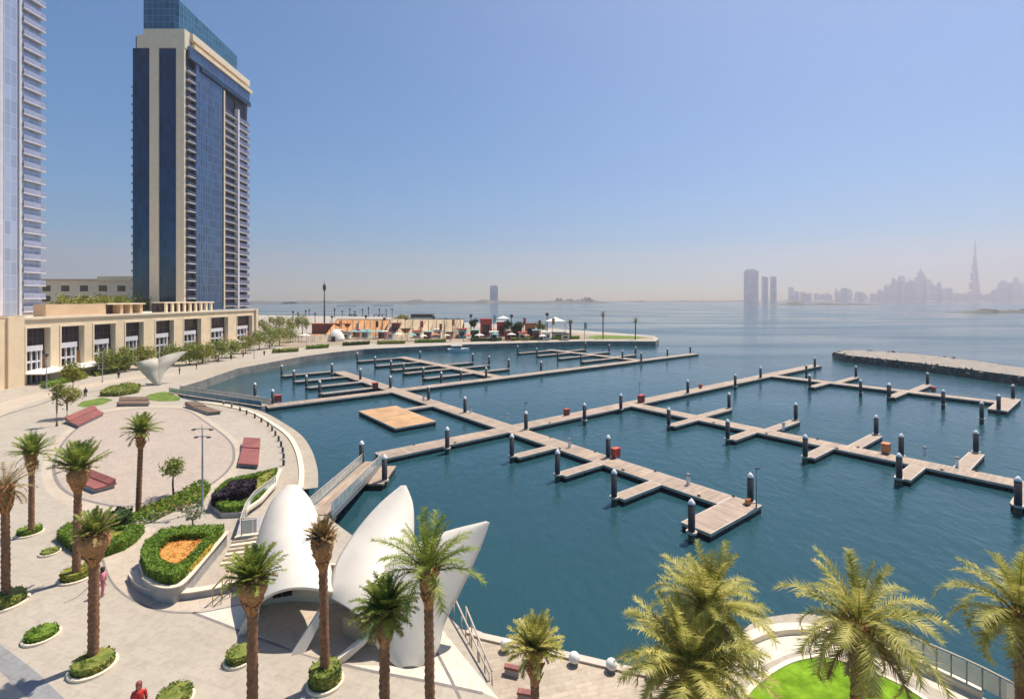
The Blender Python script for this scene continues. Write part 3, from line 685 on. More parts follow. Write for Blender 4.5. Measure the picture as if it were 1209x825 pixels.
def palm(label, base, hc, rad, seed, m='frond', nf=44, up=(80,-5), droop=70, flare=1.0, dry=8, tr=.2, group=None, nl=24, lean=0, width=1.0, dryup=(15,-50)):
    """date palm: crown centre at height hc over base; rad = frond length"""
    rg = random.Random(seed); t = thing('date_palm', label, 'palm tree', base, rg.uniform(0,6), group)
    t.rotation_euler.x = R(rg.uniform(-1.6,1.6)); t.rotation_euler.y = R(rg.uniform(-1.6,1.6))
    mb = MB(); prof = [(tr*1.35,-.1),(tr*1.15,.25)]
    z = .25
    while z < hc-1.3:
        z += .16; k = .035*tr/.2 if int(z/.16) % 2 else 0
        prof.append((tr*(1.05-.12*z/hc)+k, z))
    mb.lathe(prof, 12, jit=.05, rg=rg); mb.build('trunk', M['trunk'], t)
    # old leaf bases flaring below the crown
    mb = MB(); z0 = hc-1.7
    mb.lathe([(tr*1.0,z0),(tr*1.3,z0+.4),(tr*1.55*flare,z0+1.0),(tr*1.6*flare,z0+1.4),(tr*1.2,z0+1.7)], 12, jit=.12, rg=rg)
    for i in range(int(70*flare)):
        zz = rg.uniform(z0+.1, z0+1.6); a = i*2.4; q = (zz-z0)/1.7
        r0 = tr*(1.0+.5*q*flare); o = Vector((math.cos(a)*r0, math.sin(a)*r0, zz))
        dr = Vector((math.cos(a)*(.35+.35*flare*q), math.sin(a)*(.35+.35*flare*q), .9)).normalized()
        mb.bar(o, o+dr*rg.uniform(.22,.5), rg.uniform(.06,.12), .04)
    mb.build('leaf_bases', M['boots'], t)
    def fronds(mb, n, e0, e1, L, dr, seed2):
        for i in range(n):
            a = i*2.39996 + rg.uniform(-.2,.2); f = (i+.5)/n
            el_ = R(e0 + (e1-e0)*f + rg.uniform(-9,9)); ln = L*rg.uniform(.78,1.08)*(.8+.2*math.sin(f*3))
            N = 10; pos = Vector((math.cos(a)*.08, math.sin(a)*.08, hc-.25+.2*(1-f))); pts = [pos]; twist = rg.uniform(-.25,.25)
            ddr = R(dr)*rg.uniform(.7,1.3)
            for k in range(N):
                e_ = el_ - ddr*(k/N)**1.5*max(.25, math.cos(el_))*1.25; aa = a + twist*(k/N)
                pos = pos + Vector((math.cos(e_)*math.cos(aa), math.cos(e_)*math.sin(aa), math.sin(e_)))*ln/N; pts.append(pos)
            mb.tube(pts, [.028*(1-k/(N+1))+.006 for k in range(N+1)], 3, cap=False)
            side0 = Vector((-math.sin(a), math.cos(a), 0))
            for k in range(nl):
                s_ = .14 + .86*(k+rg.random()*.6)/nl; x = s_*N; j = min(N-1,int(x)); p_ = pts[j].lerp(pts[j+1], x-j)
                d = (pts[j+1]-pts[j]).normalized(); upv = side0.cross(d); upv = upv if upv.z > 0 else -upv
                ll = ln*.20*math.sin(math.pi*(.12+.8*s_))**.6*rg.uniform(.75,1.2)
                for sg in (-1,1):
                    dd = (side0*sg*rg.uniform(.75,1.0) + d*rg.uniform(.55,.9) + upv*rg.uniform(.05,.55)).normalized()
                    tip = p_ + dd*ll + Vector((0,0,-rg.uniform(.1,.45)*ll)); wv = d*(.014+.006*rg.random())*width*(1+ln*.15)
                    mb.add([p_-wv, p_+wv, tip], [(0,1,2)])
    mb = MB(); fronds(mb, nf, up[0], up[1], rad, droop, seed); mb.build('crown', M[m], t)
    if dry:
        mb = MB(); fronds(mb, dry, dryup[0], dryup[1], rad*.8, 60, seed+5); mb.build('dry_fronds', M['frond_dry'], t)
    return t
LP = 'date palms on the plaza'
def pbase(u, v): return G(u, v, 0)
DP = 'frond'
palm('date palm at the left edge with a dry brown crown', pbase(7,711), 6.9, 1.9, 11, 'frond_dry', 26, (75,0), 60, 1.3, 10, .19, LP)
palm('slim date palm with a small upright green crown beyond the left edge palms', pbase(37,632), 6.4, 1.75, 12, DP, 60, (88,15), 35, 1.1, 5, .17, LP, width=1.5)
palm('date palm with full green crown over flared orange leaf bases', pbase(90,684), 7.2, 2.0, 13, DP, 80, (88,30), 30, 1.9, 10, .2, LP, dryup=(45,20), width=1.6)
palm('date palm with sparse brownish crown rising from a round planter at lower left', pbase(110,782), 6.5, 1.45, 14, DP, 34, (88,35), 35, 1.9, 26, .21, LP, dryup=(80,25), width=1.4)
palm('date palm at the near edge of the oval plaza with a round green crown', pbase(163,607), 7.1, 1.7, 15, DP, 70, (88,5), 45, 1.1, 4, .18, LP, width=1.6)
palm('date palm in front of the steps with flared brown leaf bases', Vector((-11.2,21.2,0)), 6.1, 1.5, 16, DP, 80, (88,20), 35, 1.9, 12, .2, LP, dryup=(50,10), width=1.5)
palm('date palm in front of the left shell with a shrivelled tan crown', pbase(384,806), 6.9, 1.0, 17, 'frond_dry', 60, (88,25), 30, 1.7, 16, .19, LP, dryup=(60,0), width=1.4)
palm('short date palm with bushy dark green crown before the middle shell', Vector((-5.45,21.0,0)), 4.9, 1.55, 18, DP, 100, (88,0), 45, 1.3, 30, .2, LP, dryup=(10,-25), width=1.5)
palm('tall date palm with a few long arching fronds before the right shell', Vector((-3.5,21.0,0)), 6.5, 2.7, 19, 'frond', 32, (85,15), 80, 1.1, 0, .19, LP, nl=50, width=1.1)
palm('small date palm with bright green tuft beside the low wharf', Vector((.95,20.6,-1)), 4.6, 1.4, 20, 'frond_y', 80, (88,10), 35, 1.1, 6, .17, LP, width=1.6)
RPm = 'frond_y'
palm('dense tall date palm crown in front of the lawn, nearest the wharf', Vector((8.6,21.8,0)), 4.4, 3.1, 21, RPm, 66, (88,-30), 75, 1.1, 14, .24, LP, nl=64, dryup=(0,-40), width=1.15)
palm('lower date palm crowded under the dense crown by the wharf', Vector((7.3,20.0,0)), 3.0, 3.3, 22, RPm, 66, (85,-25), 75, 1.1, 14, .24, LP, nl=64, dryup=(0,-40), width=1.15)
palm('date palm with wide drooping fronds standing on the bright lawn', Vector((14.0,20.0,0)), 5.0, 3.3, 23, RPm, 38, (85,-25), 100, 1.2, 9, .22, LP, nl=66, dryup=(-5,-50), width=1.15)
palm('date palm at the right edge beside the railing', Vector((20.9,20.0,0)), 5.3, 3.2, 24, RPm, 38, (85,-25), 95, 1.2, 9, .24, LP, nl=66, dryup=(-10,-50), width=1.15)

# small trees
make_tree('small_tree', 'young round crowned tree on the oval plaza beside the lamp post', 'tree', G(205,586), 3.7, 1.05, 31, 'leaf', 900, .13)
make_tree('small_tree', 'pale leafed small tree by the flower planter hedge', 'tree', G(228,634), 2.6, .75, 32, 'pale_leaf', 320, .12)
make_tree('small_tree', 'yellow green bushy tree at the left end of the oval plaza', 'tree', G(79,494), 5.0, 1.8, 33, 'leaf_y', 1000, .2)
make_tree('small_tree', 'thin sparse tree beside the yellow green tree at the oval', 'tree', G(67,503), 6.2, 1.1, 34, 'leaf', 260, .18)
promen = [(86,459,6.4,1.7),(128,441,7.2,2.1),(148,438,7.4,2.3),(171,435,7.2,2.2),(205,431,7.0,2.2),(224,431,7.6,2.6),(239,429,7.4,2.5),(255,426,7.2,2.4),(272,422,7.6,2.4),(290,417,7.4,2.5),(306,413,8.6,2.6),(318,411,9.0,3.0),(330,408,8.8,2.9),(343,404,9.0,2.8)]
for i, (u, v, h, r) in enumerate(promen):
    make_tree('promenade_tree', f'{ORD[i]} tree from the left in the row along the shop promenade', 'tree', G(u, v), h*.88, r*1.35, 40+i, 'leaf' if i % 3 else 'leaf_y', 1300, .30, 'promenade trees', 22)

def shrubbed(name, label, poly, z0, h, m, seed, dens=60, size=.12, cat='shrubs', kind=None, solid=True, group=None, inset=.93):
    """a body of leaves filling a polygon"""
    rg = random.Random(seed); P = [Vector((p[0],p[1],0)) for p in poly]; c = sum(P, Vector())/len(P)
    mb = MB()
    if solid: mb.prism([ (c+(p-c)*inset)-c for p in P], 0, h*.86, 0)
    xs = [p.x-c.x for p in P]; ys = [p.y-c.y for p in P]; A = 0
    def inside(x, y):
        r_ = False; n = len(P)
        for i in range(n):
            a = P[i]-c; b_ = P[(i+1)%n]-c
            if (a.y > y) != (b_.y > y) and x < (b_.x-a.x)*(y-a.y)/(b_.y-a.y)+a.x: r_ = not r_
        return r_
    area = (max(xs)-min(xs))*(max(ys)-min(ys)); n = min(9000, int(area*dens))
    for _ in range(n):
        x = rg.uniform(min(xs), max(xs)); y = rg.uniform(min(ys), max(ys))
        if not inside(x, y): continue
        hh = h*(.85+.35*noise.noise(Vector((x*1.3,y*1.3,seed)))) 
        leaf(mb, Vector((x, y, hh*(1-.25*rg.random()**2))), size*rg.uniform(.6,1.3), rg)
    for i in range(len(P)):
        a = P[i]-c; b_ = P[(i+1)%len(P)]-c
        for _ in range(int((b_-a).length*dens*h*.9)):
            p_ = a.lerp(b_, rg.random())*rg.uniform(.95,1.02); leaf(mb, Vector((p_.x,p_.y,rg.uniform(.02,h))), size*rg.uniform(.6,1.2), rg)
    o = mb.build(name, M[m], None, (c.x, c.y, z0)); tag(o, label, cat, group, kind); return o

# round tree planters
def circ(r, n=22, c=(0,0)): return [(c[0]+r*math.cos(2*math.pi*k/n), c[1]+r*math.sin(2*math.pi*k/n)) for k in range(n)]
pl0 = None
def planter(u, v, r, label, plabel, m='hedge', h=.35):
    global pl0
    g = G(u, v)
    if pl0 is None:
        pl0 = thing('round_planter', label, 'planter', g, 0, 'round tree planters')
        mb = MB(); mb.lathe([(1.0,0),(1.0,.12),(.97,.14),(.86,.14),(.84,.10),(.84,.0)], 28, smooth=False); mb.build('kerb', M['stone_light'], pl0)
        mb = MB(); mb.sheet(circ(.84), .11); mb.build('soil', M['soil'], pl0); pl0.scale = (r,r,1)
    else:
        dup(pl0, g, 0, label, 'round tree planters', (r,r,1))
    shrubbed('low_shrub', plabel, [(g.x+x, g.y+y) for x, y in circ(r*.84, 14)], .1, h, m, int(u), 160, .09, 'shrub', None, True, 'shrubs in the round planters')
planter(49,752,.82,'round stone planter without a palm near the dark ground band','light green ground cover in the round planter near the dark ground band','hedge',.3)
planter(59,653,.62,'small round planter without a palm beside the left hedge','dull low ground cover in the small planter beside the left hedge','leaf',.15)
planter(110,788,1.0,'round planter around the sparse brownish palm','dark green shrub around the foot of the sparse brownish palm','leaf',.4)
planter(90,682,.95,'round planter around the palm with flared orange leaf bases','low bush around the foot of the palm with flared orange leaf bases','leaf_y',.5)
planter(35,630,.85,'round planter around the slim palm with small upright crown','green bush around the foot of the slim upright crowned palm','hedge',.4)
planter(6,713,1.1,'round planter around the dry crowned palm at the left edge','dark bush around the foot of the dry crowned palm','leaf',.5)
planter(283,779,.72,'round planter without a palm beside the front of the pavilion','clipped green shrub in the planter beside the pavilion front','leaf',.45)
planter(384,806,.85,'round planter around the palm before the left shell','round green bush around the palm before the left shell','leaf',.75)
planter(206,828,.8,'round planter cut off by the bottom edge beside the person in red','green shrub cut off by the bottom edge beside the person in red','leaf',.4)

# raised planters with hedges
HZ = 1.0
hp = px([(164,662),(170,648),(190,634),(215,629),(268,628),(245,655),(219,685),(205,693),(186,691),(170,681)], HZ)
t = thing('raised_planter', 'raised grey walled planter holding the orange flowers beside the steps', 'planter', (0,0,0))
mb = MB(); mb.prism(hp, 0, HZ, 0, 0); mb.build('wall', M['wallgrey'], t)
cpl = catmull(px([(268,628),(245,655),(219,685),(205,693),(186,691),(170,681)], HZ), 5); mb = MB(); mb.strip(cpl, .3, HZ, .07); mb.build('coping', M['stone_light'], t)
c = sum(hp, Vector())/len(hp); inner = [c+(p-c)*.58+Vector((.25,0,0)) for p in hp]; outer = [c+(p-c)*.95 for p in hp]
# hedge ring built as segments of one hedge
def hedge_ring(label, outer, inner, z0, h, m, seed):
    rg = random.Random(seed); mb = MB(); n = len(outer); c = sum(outer, Vector())/n
    for i in range(n):
        a, b_, a2, b2 = [Vector((q.x-c.x,q.y-c.y,0)) for q in (outer[i], outer[(i+1)%n], inner[i], inner[(i+1)%n])]
        mb.prism([a*.97,b_*.97,b2*1.03,a2*1.03], 0, h*.9)
        ar = (b_-a).length*((a-a2).length+2*h)
        for _ in range(int(ar*130)):
            s_ = rg.random(); q = rg.random(); p_ = a.lerp(b_, s_).lerp(a2.lerp(b2, s_), q)
            if rg.random() < .5: leaf(mb, Vector((p_.x,p_.y,h*rg.uniform(.86,1.06))), .09*rg.uniform(.6,1.2), rg)
            else:
                p_ = a.lerp(b_, s_) if rg.random() < .6 else a2.lerp(b2, s_); leaf(mb, Vector((p_.x,p_.y,h*rg.random())), .09*rg.uniform(.6,1.2), rg)
    return tag(mb.build('hedge', M[m], None, (c.x,c.y,z0)), label, 'hedge')
hedge_ring('clipped green hedge framing the orange flower bed', outer, inner, HZ, .7, 'hedge', 5)
shrubbed('flower_bed', 'bed of orange flowers inside the clipped hedge', [c+(p-c)*.55+Vector((.25,0,0)) for p in hp], HZ, .3, 'flower', 61, 130, .10, 'flowers', 'stuff')
shrubbed('flower_bed', 'strip of yellow flowers along the right side of the orange flower bed', px([(216,668),(245,645),(252,640),(250,648),(225,675),(212,682)], HZ+.1), HZ, .42, 'flower_y', 62, 120, .09, 'flowers', 'stuff')
h2 = px([(67,631),(80,621),(100,620),(130,628),(171,622),(162,633),(147,643),(121,652),(100,652),(85,645)], .4)
c = sum(h2, Vector())/len(h2)
hedge_ring('clipped green hedge behind the person in pink', h2, [c+(p-c)*.6 for p in h2], 0, .75, 'hedge', 6)
shrubbed('shrub_bed', 'mixed yellow green shrubs inside the hedge behind the person in pink', [c+(p-c)*.58 for p in h2], 0, .6, 'leaf_y', 63, 60, .14, 'shrubs', 'stuff')
shrubbed('dark_shrub', 'dark green shrub mound at the back of the left hedge', px([(128,620),(140,612),(156,612),(150,624),(136,627)]), 0, 1.0, 'leaf_d', 64, 120, .14, 'shrub')
shrubbed('shrub_bed', 'orange and green shrub strip along the near rim of the oval plaza', px([(165,606),(185,598),(205,590),(228,580),(240,578),(236,592),(215,600),(196,606),(178,612)]), 0, .55, 'flower_y', 65, 50, .13, 'shrubs', 'stuff', solid=False)
shrubbed('shrub_bed', 'leafy green shrub strip between the oval plaza and the flower planter', px([(150,618),(170,606),(200,594),(238,572),(248,578),(236,598),(205,604),(180,616),(160,622)]), 0, .7, 'hedge', 66, 60, .16, 'shrubs', 'stuff', solid=False)
np_ = px([(249,596),(252,584),(268,570),(300,563),(329,556),(322,574),(306,592),(286,605),(262,606)], .4)
t = thing('raised_planter', 'raised planter of purple shrubs beside the red bench near the water', 'planter', (0,0,0))
mb = MB(); mb.prism(np_, 0, .4); mb.build('wall', M['wallgrey'], t)
mb = MB(); mb.strip(px([(331,556),(324,574),(308,592),(287,606.5)], .4), .3, .4, .25); mb.build('coping', M['stone_light'], t)
c = sum(np_, Vector())/len(np_)
hedge_ring('low green hedge around the dark purple shrubs', [c+(p-c)*.96 for p in np_], [c+(p-c)*.7 for p in np_], .4, .5, 'hedge', 7)
for i, (u, v) in enumerate([(262,594),(273,588),(284,590),(292,582),(280,581)]):
    g = G(u, v, .4); shrubbed('purple_shrub', f'dark purple shrub, {ORD[i]} from the left in the planter near the water' if i < 4 else 'dark purple shrub at the back of the planter near the water', [(g.x+x,g.y+y) for x,y in circ(.75,10)], .4, 1.0, 'purple', 70+i, 170, .14, 'shrub', None, True, 'purple shrubs')
shrubbed('shrub_bed', 'yellow green shrubs at the right end of the purple shrub planter', px([(300,576),(312,566),(324,561),(316,577),(304,588)], .4), .4, .7, 'leaf_y', 75, 90, .13, 'shrubs', 'stuff')
shrubbed('shrub_bed', 'green shrubs along the path beyond the oval plaza', px([(118,468),(128,461),(150,456),(166,458),(163,464),(140,468)]), 0, .9, 'leaf', 76, 40, .2, 'shrubs', 'stuff')
mb = MB(); mb.sheet(px([(90,479),(97,474),(122,469),(133,472),(120,478),(100,481)]), .02); tag(mb.build('grass_patch', M['grass2']), 'long strip of grass left of the far brown bench', 'grass', None, 'stuff')
mb = MB(); mb.sheet(px([(166,471),(178,465),(195,462),(213,469),(212,473),(190,474)]), .02); tag(mb.build('grass_patch', M['grass2']), 'bright grass patch beside the start of the left ramp', 'grass', None, 'stuff')
# lawn of the lobe
lw = closed(px([(880,826),(900,802),(930,783),(960,776),(990,779),(1030,793),(1070,812),(1100,835),(1090,860),(900,860)]), 5)
mb = MB(); mb.prism(lw, .0, .05); tag(mb.build('lawn', M['lawn']), 'bright green curved lawn by the water at lower right', 'lawn', None, 'stuff')
mb = MB(); mb.strip(lw + [lw[0]], .22, 0.0, .09); struct(mb.build('lawn_kerb', M['stone_light']))
mb = MB(); mb.sheet([*LOBE[1:-1], *reversed(px([(800,840),(850,815),(880,795),(930,772),(960,766),(995,770),(1040,786),(1090,806),(1140,830)]))], .004); struct(mb.build('lobe_path', M['white_pave']))
mb = MB(); mb.strip(catmull([p*1.0 for p in LOBE[1:-1]], 5), .55, 0, .3); struct(mb.build('lobe_kerb', M['stone_light']))

# ------------------------------------------------------------------ benches, lamps, bollards, walls
def bench(pts, label, m='bench', h=.5, rec=True, z=0):
    P = px(pts, z); c = sum(P, Vector())/len(P); a = (P[1]-P[0]); ang = math.atan2(a.y, a.x)
    t = thing('timber_bench', label, 'bench', c, ang, 'timber platform benches')  # also names the two wharf slabs that stand in for shadows
    rot = Matrix.Rotation(-ang, 3, 'Z'); q = [rot @ (p-c) for p in P]; mc = Vector()
    mb = MB(); mb.prism([p*.92 for p in q], 0, h-.12); mb.build('base', M['wallgrey'], t)
    mb = MB(); mb.prism(q, h-.12, h); mb.build('seat', M[m], t)
    if rec:
        e0 = q[0].lerp(q[3], .05); e1 = q[1].lerp(q[2], .05); f0 = q[0].lerp(q[3], .38); f1 = q[1].lerp(q[2], .38)
        mb = MB(); mb.add([(e0.x,e0.y,h),(e1.x,e1.y,h),(f1.x,f1.y,h),(f0.x,f0.y,h),(e0.x,e0.y,h+.42),(e1.x,e1.y,h+.42),(f1.x,f1.y,h+.1),(f0.x,f0.y,h+.1)],
                          [(4,5,6,7),(0,1,5,4),(1,2,6,5),(2,3,7,6),(3,0,4,7)]); mb.build('backrest', M[m], t)
    return t
bench([(76,499),(110,484),(123,491),(92,506)], 'red timber bench at the far left of the oval plaza')
bench([(96,559),(138,576),(112,583),(88,573)], 'red timber bench at the near left of the oval plaza, behind a palm')
bench([(217,480),(233,479.5),(262,489),(246,490.5)], 'brown timber bench at the far right rim of the oval plaza', 'bench2')
bench([(288,523.5),(307.5,524.5),(305,554),(281,552)], 'red timber bench between the oval plaza and the waterside ring')
bench([(141,474),(175,474),(177,479.5),(139,480)], 'brown timber bench at the top of the oval plaza', 'bench2')
bench([(596,792),(614,796),(613,801),(595,797)], 'low reddish slab in place of shadow on the wharf beside the small bright palm', 'bench', .45, False, -1)  # this and the next slab are added over red-brown shadows on the wharf
bench([(612,822),(634,826),(632,832),(610,828)], 'low reddish slab in place of shadow on the wharf cut off by the bottom edge', 'bench', .45, False, -1)
def lamp(u, v, h, label, arms=True, grp=None):
    t = thing('lamp_post', label, 'lamp post', G(u, v), 0, grp)
    mb = MB(); mb.lathe([(.16,0),(.16,.3),(.09,.35),(.07,h*.6),(.05,h)], 10); mb.build('pole', M['grey'], t)
    if arms:
        for zz, L in ((h-.35,.75),(h-1.0,.55)):
            mb = MB(); mb.bar((-L,0,zz),(L,0,zz),.06,.06); am = mb.build('arm', M['grey'], t)
            for s_ in (-1,1):
                mb = MB(); mb.box(s_*L-.14,s_*L+.14,-.1,.1,zz-.12,zz-.03); mb.build('lamp_head', M['dark'], am)
    else:
        mb = MB(); mb.lathe([(.08,h),(.32,h+.15),(.36,h+.5),(.2,h+.7),(.02,h+.8)], 10); mb.build('lamp_head', M['dark'], t)
    return t
lamp(239,604,7.4,'tall grey lamp post with crossarms on the oval plaza')
for i, (u, v, h) in enumerate([(121,451,7.0),(55,459,6.5),(67,503,5.5),(362,410,7),(300,423,7)]):
    if i == 2: continue
    lamp(u, v, h, ['dark lamp post before the third shop bay','lamp post before the first shop bay','','lamp post on the far quay left of the beige dome','lamp post by the last shop bay'][i], False, 'promenade lamp posts')
# bollards on the ring
bol = None
for i, (x, y) in enumerate([(330,405),(380,420),(430,440),(470,460),(520,482),(560,507),(600,533),(625,560),(645,590),(665,622),(680,655),(690,692),(695,730),(695,770)]):
    g = G(200+x/5.155, 400+y/5.155); lb = f'low dark bollard, {ORD[i]} from the far end of the waterside ring'
    if bol is None:
        bol = thing('bollard', lb, 'bollard', g, 0, 'ring bollards')
        mb = MB(); mb.lathe([(.13,0),(.13,.55),(.10,.6)], 10); mb.build('post', M['dark'], bol)
        mb = MB(); mb.lathe([(.16,.6),(.16,.7),(.08,.75)], 10); mb.build('cap', M['grey'], bol)
    else: dup(bol, g, 0, lb)
# white globes on the wharf
gl = None
for i, (u, v) in enumerate([(597,768),(678,784),(722,792),(770,801)]):
    g = G(u, v, -1)
    lb = f'white globe bollard on the wharf edge, {["nearest the pavilion","right of the small palm","third from the pavilion","beside the dense palm"][i]}'
    if gl is None:
        gl = thing('globe_bollard', lb, 'bollard', g, 0, 'white globe bollards'); mb = MB()
        mb.lathe([(.02,.05)]+[(.29*math.sin(a*math.pi/12), .36-.29*math.cos(a*math.pi/12)) for a in range(2,12)]+[(.01,.65)], 18); mb.build('globe', M['whitepaint'], gl)
        mb = MB(); mb.lathe([(.2,0),(.2,.09)], 16); mb.build('base', M['grey'], gl)
    else: dup(gl, g, 0, lb)
# curved low wall, steps, stair walls
t = thing('low_wall', 'low curved wall with pale cap at the foot of the steps', 'wall')
cw = catmull(px([(157,682),(163,692),(176,700),(195,705),(220,705.5),(250,701),(284,694)]), 5)
mb = MB(); mb.strip(cw, .42, 0, .38); mb.build('wall', M['wallgrey'], t)
mb = MB(); mb.strip(cw, .5, .38, .07); mb.build('cap', M['stone_light'], t)
t = thing('steps', 'stone steps between the flower planter wall and the pavilion', 'steps')
A0, A1 = G(232,698), G(284,692); B0, B1 = G(279,648), G(312,643)
mb = MB(); mb.prism([A0,A1,B1,B0], 0, .02); mb.build('ramp', M['oval'], t)
NS = 7; A0, A1 = A0.lerp(B0,.55), A1.lerp(B1,.55)
for i in range(NS):
    a = A0.lerp(B0, i/NS); b_ = A1.lerp(B1, i/NS)
    mb = MB(); mb.prism([a,b_,B1,B0], .021+.14*i, .02+.14*(i+1)); mb.build('step', M['ring'] if i % 2 else M['stone_light'], t)
mb = MB(); mb.prism([B0,B1,G(316,625),G(284,628)], 0, 1.02); mb.build('landing', M['wallgrey'], t)
for (a, b_) in (((251,695),(284,659)),((261,694),(291,658))):
    a = G(*a, .95); b_ = G(*b_, 1.7); mb = MB(); mb.tube([a,b_], .05, 6)
    for s_ in (0,.33,.66,1):
        p_ = a.lerp(b_, s_); mb.tube([Vector((p_.x,p_.y,.03)), p_], .03, 6)
    mb.build('handrail', M['brass'], t)
def railing(label, pts, z, h=1.1, glass='glassrail', step=1.4, m='grey', base=0):
    P = [Vector((p[0],p[1],z)) for p in pts]; t = thing('railing', label, 'railing')
    mb = MB(); mb.tube([p+Vector((0,0,h)) for p in P], .045, 6); mb.build('top_rail', M['trim'], t)
    mb = MB(); 
    for a, b_ in zip(P[:-1], P[1:]):
        d = (b_-a); mb.bar(a+Vector((0,0,h*.5)), b_+Vector((0,0,h*.5)), .02, h*.8)
    mb.build('panel', M[glass], t)
    for a, b_ in zip(P[:-1], P[1:]):
        n = max(1, round((b_-a).length/step))
        for k in range(n):
            p_ = a.lerp(b_, k/n); mb = MB(); mb.tube([p_, p_+Vector((0,0,h))], .035, 6); mb.build('post', M[m], t)
    return t
railing('glass railing at the top of the steps beside the purple shrub planter', px([(283,634),(290,612),(300,598),(326,577)]), 0.0, 1.3)
railing('short glass railing on the stair landing beside the left shell', px([(285,632),(303,630)], 1.03), 1.03, 1.2)
lr = catmull(px([(985,752.5),(1040,769.5),(1090,789.5),(1160,822.5),(1240,868)]), 4)
t = railing('curved waterside railing with mesh panels around the lawn at right', lr, .3, 1.05, step=.9)
# rails by the pavilion going down to the wharf
t = thing('handrail', 'pair of sloping handrails going down from the pavilion to the wharf', 'handrail')
for (a, b_) in [((536,722),(578,803)), ((550,735),(581,800))]:
    p0 = G(*a)+Vector((0,0,.9)); p1 = G(*b_)+Vector((0,0,.3)); mb = MB(); mb.tube([p0,p1], .05, 6)
    for s_ in (0,.25,.5,.75,1): q = p0.lerp(p1, s_); mb.tube([Vector((q.x,q.y,-1)), q], .035, 6)
    mb.build('rail', M['trim'], t)

# ------------------------------------------------------------------ the shell pavilion
pv = thing('shell_pavilion', 'white pavilion of three big curved shells on the plaza edge', 'pavilion', (0,0,0))
def shell(rows, bulge, th=.16, n=10, nu=18):
    """rows: (left (u,v,d), right (u,v,d)) from the front edge to the tip"""
    Ls = catmull([U(*r[0]) for r in rows], n); Rs = catmull([U(*r[1]) for r in rows], n)
    bl = catmull([Vector((b_,0,0)) for b_ in bulge], n)
    mb = MB(); N = len(Ls); vs = []
    for i in range(N):
        d = Rs[i]-Ls[i]; tn = (Ls[min(i+1,N-1)]+Rs[min(i+1,N-1)]-Ls[max(i-1,0)]-Rs[max(i-1,0)])
        nm = d.cross(tn); nm = nm.normalized() if nm.length > 1e-6 else Vector((0,0,1))
        if nm.z < 0 and abs(nm.z) > .05: nm = -nm
        if nm.y > 0 and nm.z < .05: nm = -nm
        for k in range(nu+1):
            s_ = k/nu; vs.append(Ls[i].lerp(Rs[i], s_) + nm*bl[i].x*4*s_*(1-s_))
    fs = [(i*(nu+1)+k, i*(nu+1)+k+1, (i+1)*(nu+1)+k+1, (i+1)*(nu+1)+k) for i in range(N-1) for k in range(nu)]
    mb.add(vs, fs, 0, True); o = mb.build('shell', M['white'], pv)
    s_ = o.modifiers.new('solid', 'SOLIDIFY'); s_.thickness = th; s_.offset = 0
    return o
# left shell, middle shell, right shell
shell([((302,716,26.3),(392,700,26.0)), ((301,690,27.6),(393,688,26.8)), ((301,655,29.6),(387,655,28.8)), ((309,622,31.2),(379,622,30.6)), ((322,592,32.4),(367,592,32.2)), ((339,573.5,33),(352,573.5,33))],
      [.75,.95,1.2,1.05,.6,.1])
shell([((392,706,26.0),(452,752,24.9)), ((392,690,26.6),(470,715,26.0)), ((399,662,28),(484,672,27.8)), ((422,626,29.6),(488,630,29.4)), ((449,595,30.6),(487,596,30.6)), ((474,574,31.2),(479,573.5,31.2))],
      [.55,.75,.9,.7,.35,.05])
shell([((472,787.5,24.15),(496,786,24.2)), ((450,768,24.7),(516,768,24.6)), ((432,735,25.6),(525,735,25.2)), ((436,700,26.4),(543,700,25.8)), ((462,662,27.2),(560,664,26.4)), ((517,632,27.6),(572,635,26.9)), ((573,617,27.3),(578,616.5,27.2))],
      [.15,.35,.55,.55,.45,.25,.03])
# front arches: curved ribs with landing legs
def rib(pts, wd, name='leg'):
    P = catmull([Vector(p) for p in pts], 8); N = len(P); mb = MB()
    mb.tube(P, [wd[0]+(wd[1]-wd[0])*i/(N-1) for i in range(N)], 8); return mb.build(name, M['white'], pv)
def blade(top, foot, w0, w1):
    a = Vector(top); b_ = Vector(foot); mb = MB(); sd = Vector((.9,.35,0))
    mb.add([a-sd*w0, a+sd*w0, b_+sd*w1, b_-sd*w1]+[q+Vector((-.1,.35,0)) for q in (a-sd*w0, a+sd*w0, b_+sd*w1, b_-sd*w1)], [(0,1,2,3),(7,6,5,4),(0,4,5,1),(1,5,6,2),(2,6,7,3),(3,7,4,0)])
    return mb.build('leg', M['white'], pv)
blade(U(384,716,25.9), G(352,772), .2, .34)
blade(U(446,744,25.0), G(398,784), .2, .34)
blade(U(302,716,26.3), G(291,748), .2, .45)
blade(U(318,700,27.0), G(296,720), .15, .35)
# inside: back wall, glazing, counter
mb = MB(); fl = [G(292,744), G(352,770), G(398,783), G(470,786), G(520,740), G(470,690), G(380,680), G(310,700)]
mb.sheet(fl, .012); mb.build('floor', M['ring'], pv)
mb = MB(); mb.strip([G(306,714), G(345,708), G(400,712), G(470,745)], .2, .02, 2.3); mb.build('back_wall', M['stone_light'], pv)
mb = MB(); mb.strip([G(322,716), G(345,712)], .06, .5, 1.2); mb.build('window', M['glass_shop'], pv)
mb = MB(); mb.strip([G(410,745), G(445,758)], .7, .02, 1.0); mb.build('counter', M['stone_warm'], pv)

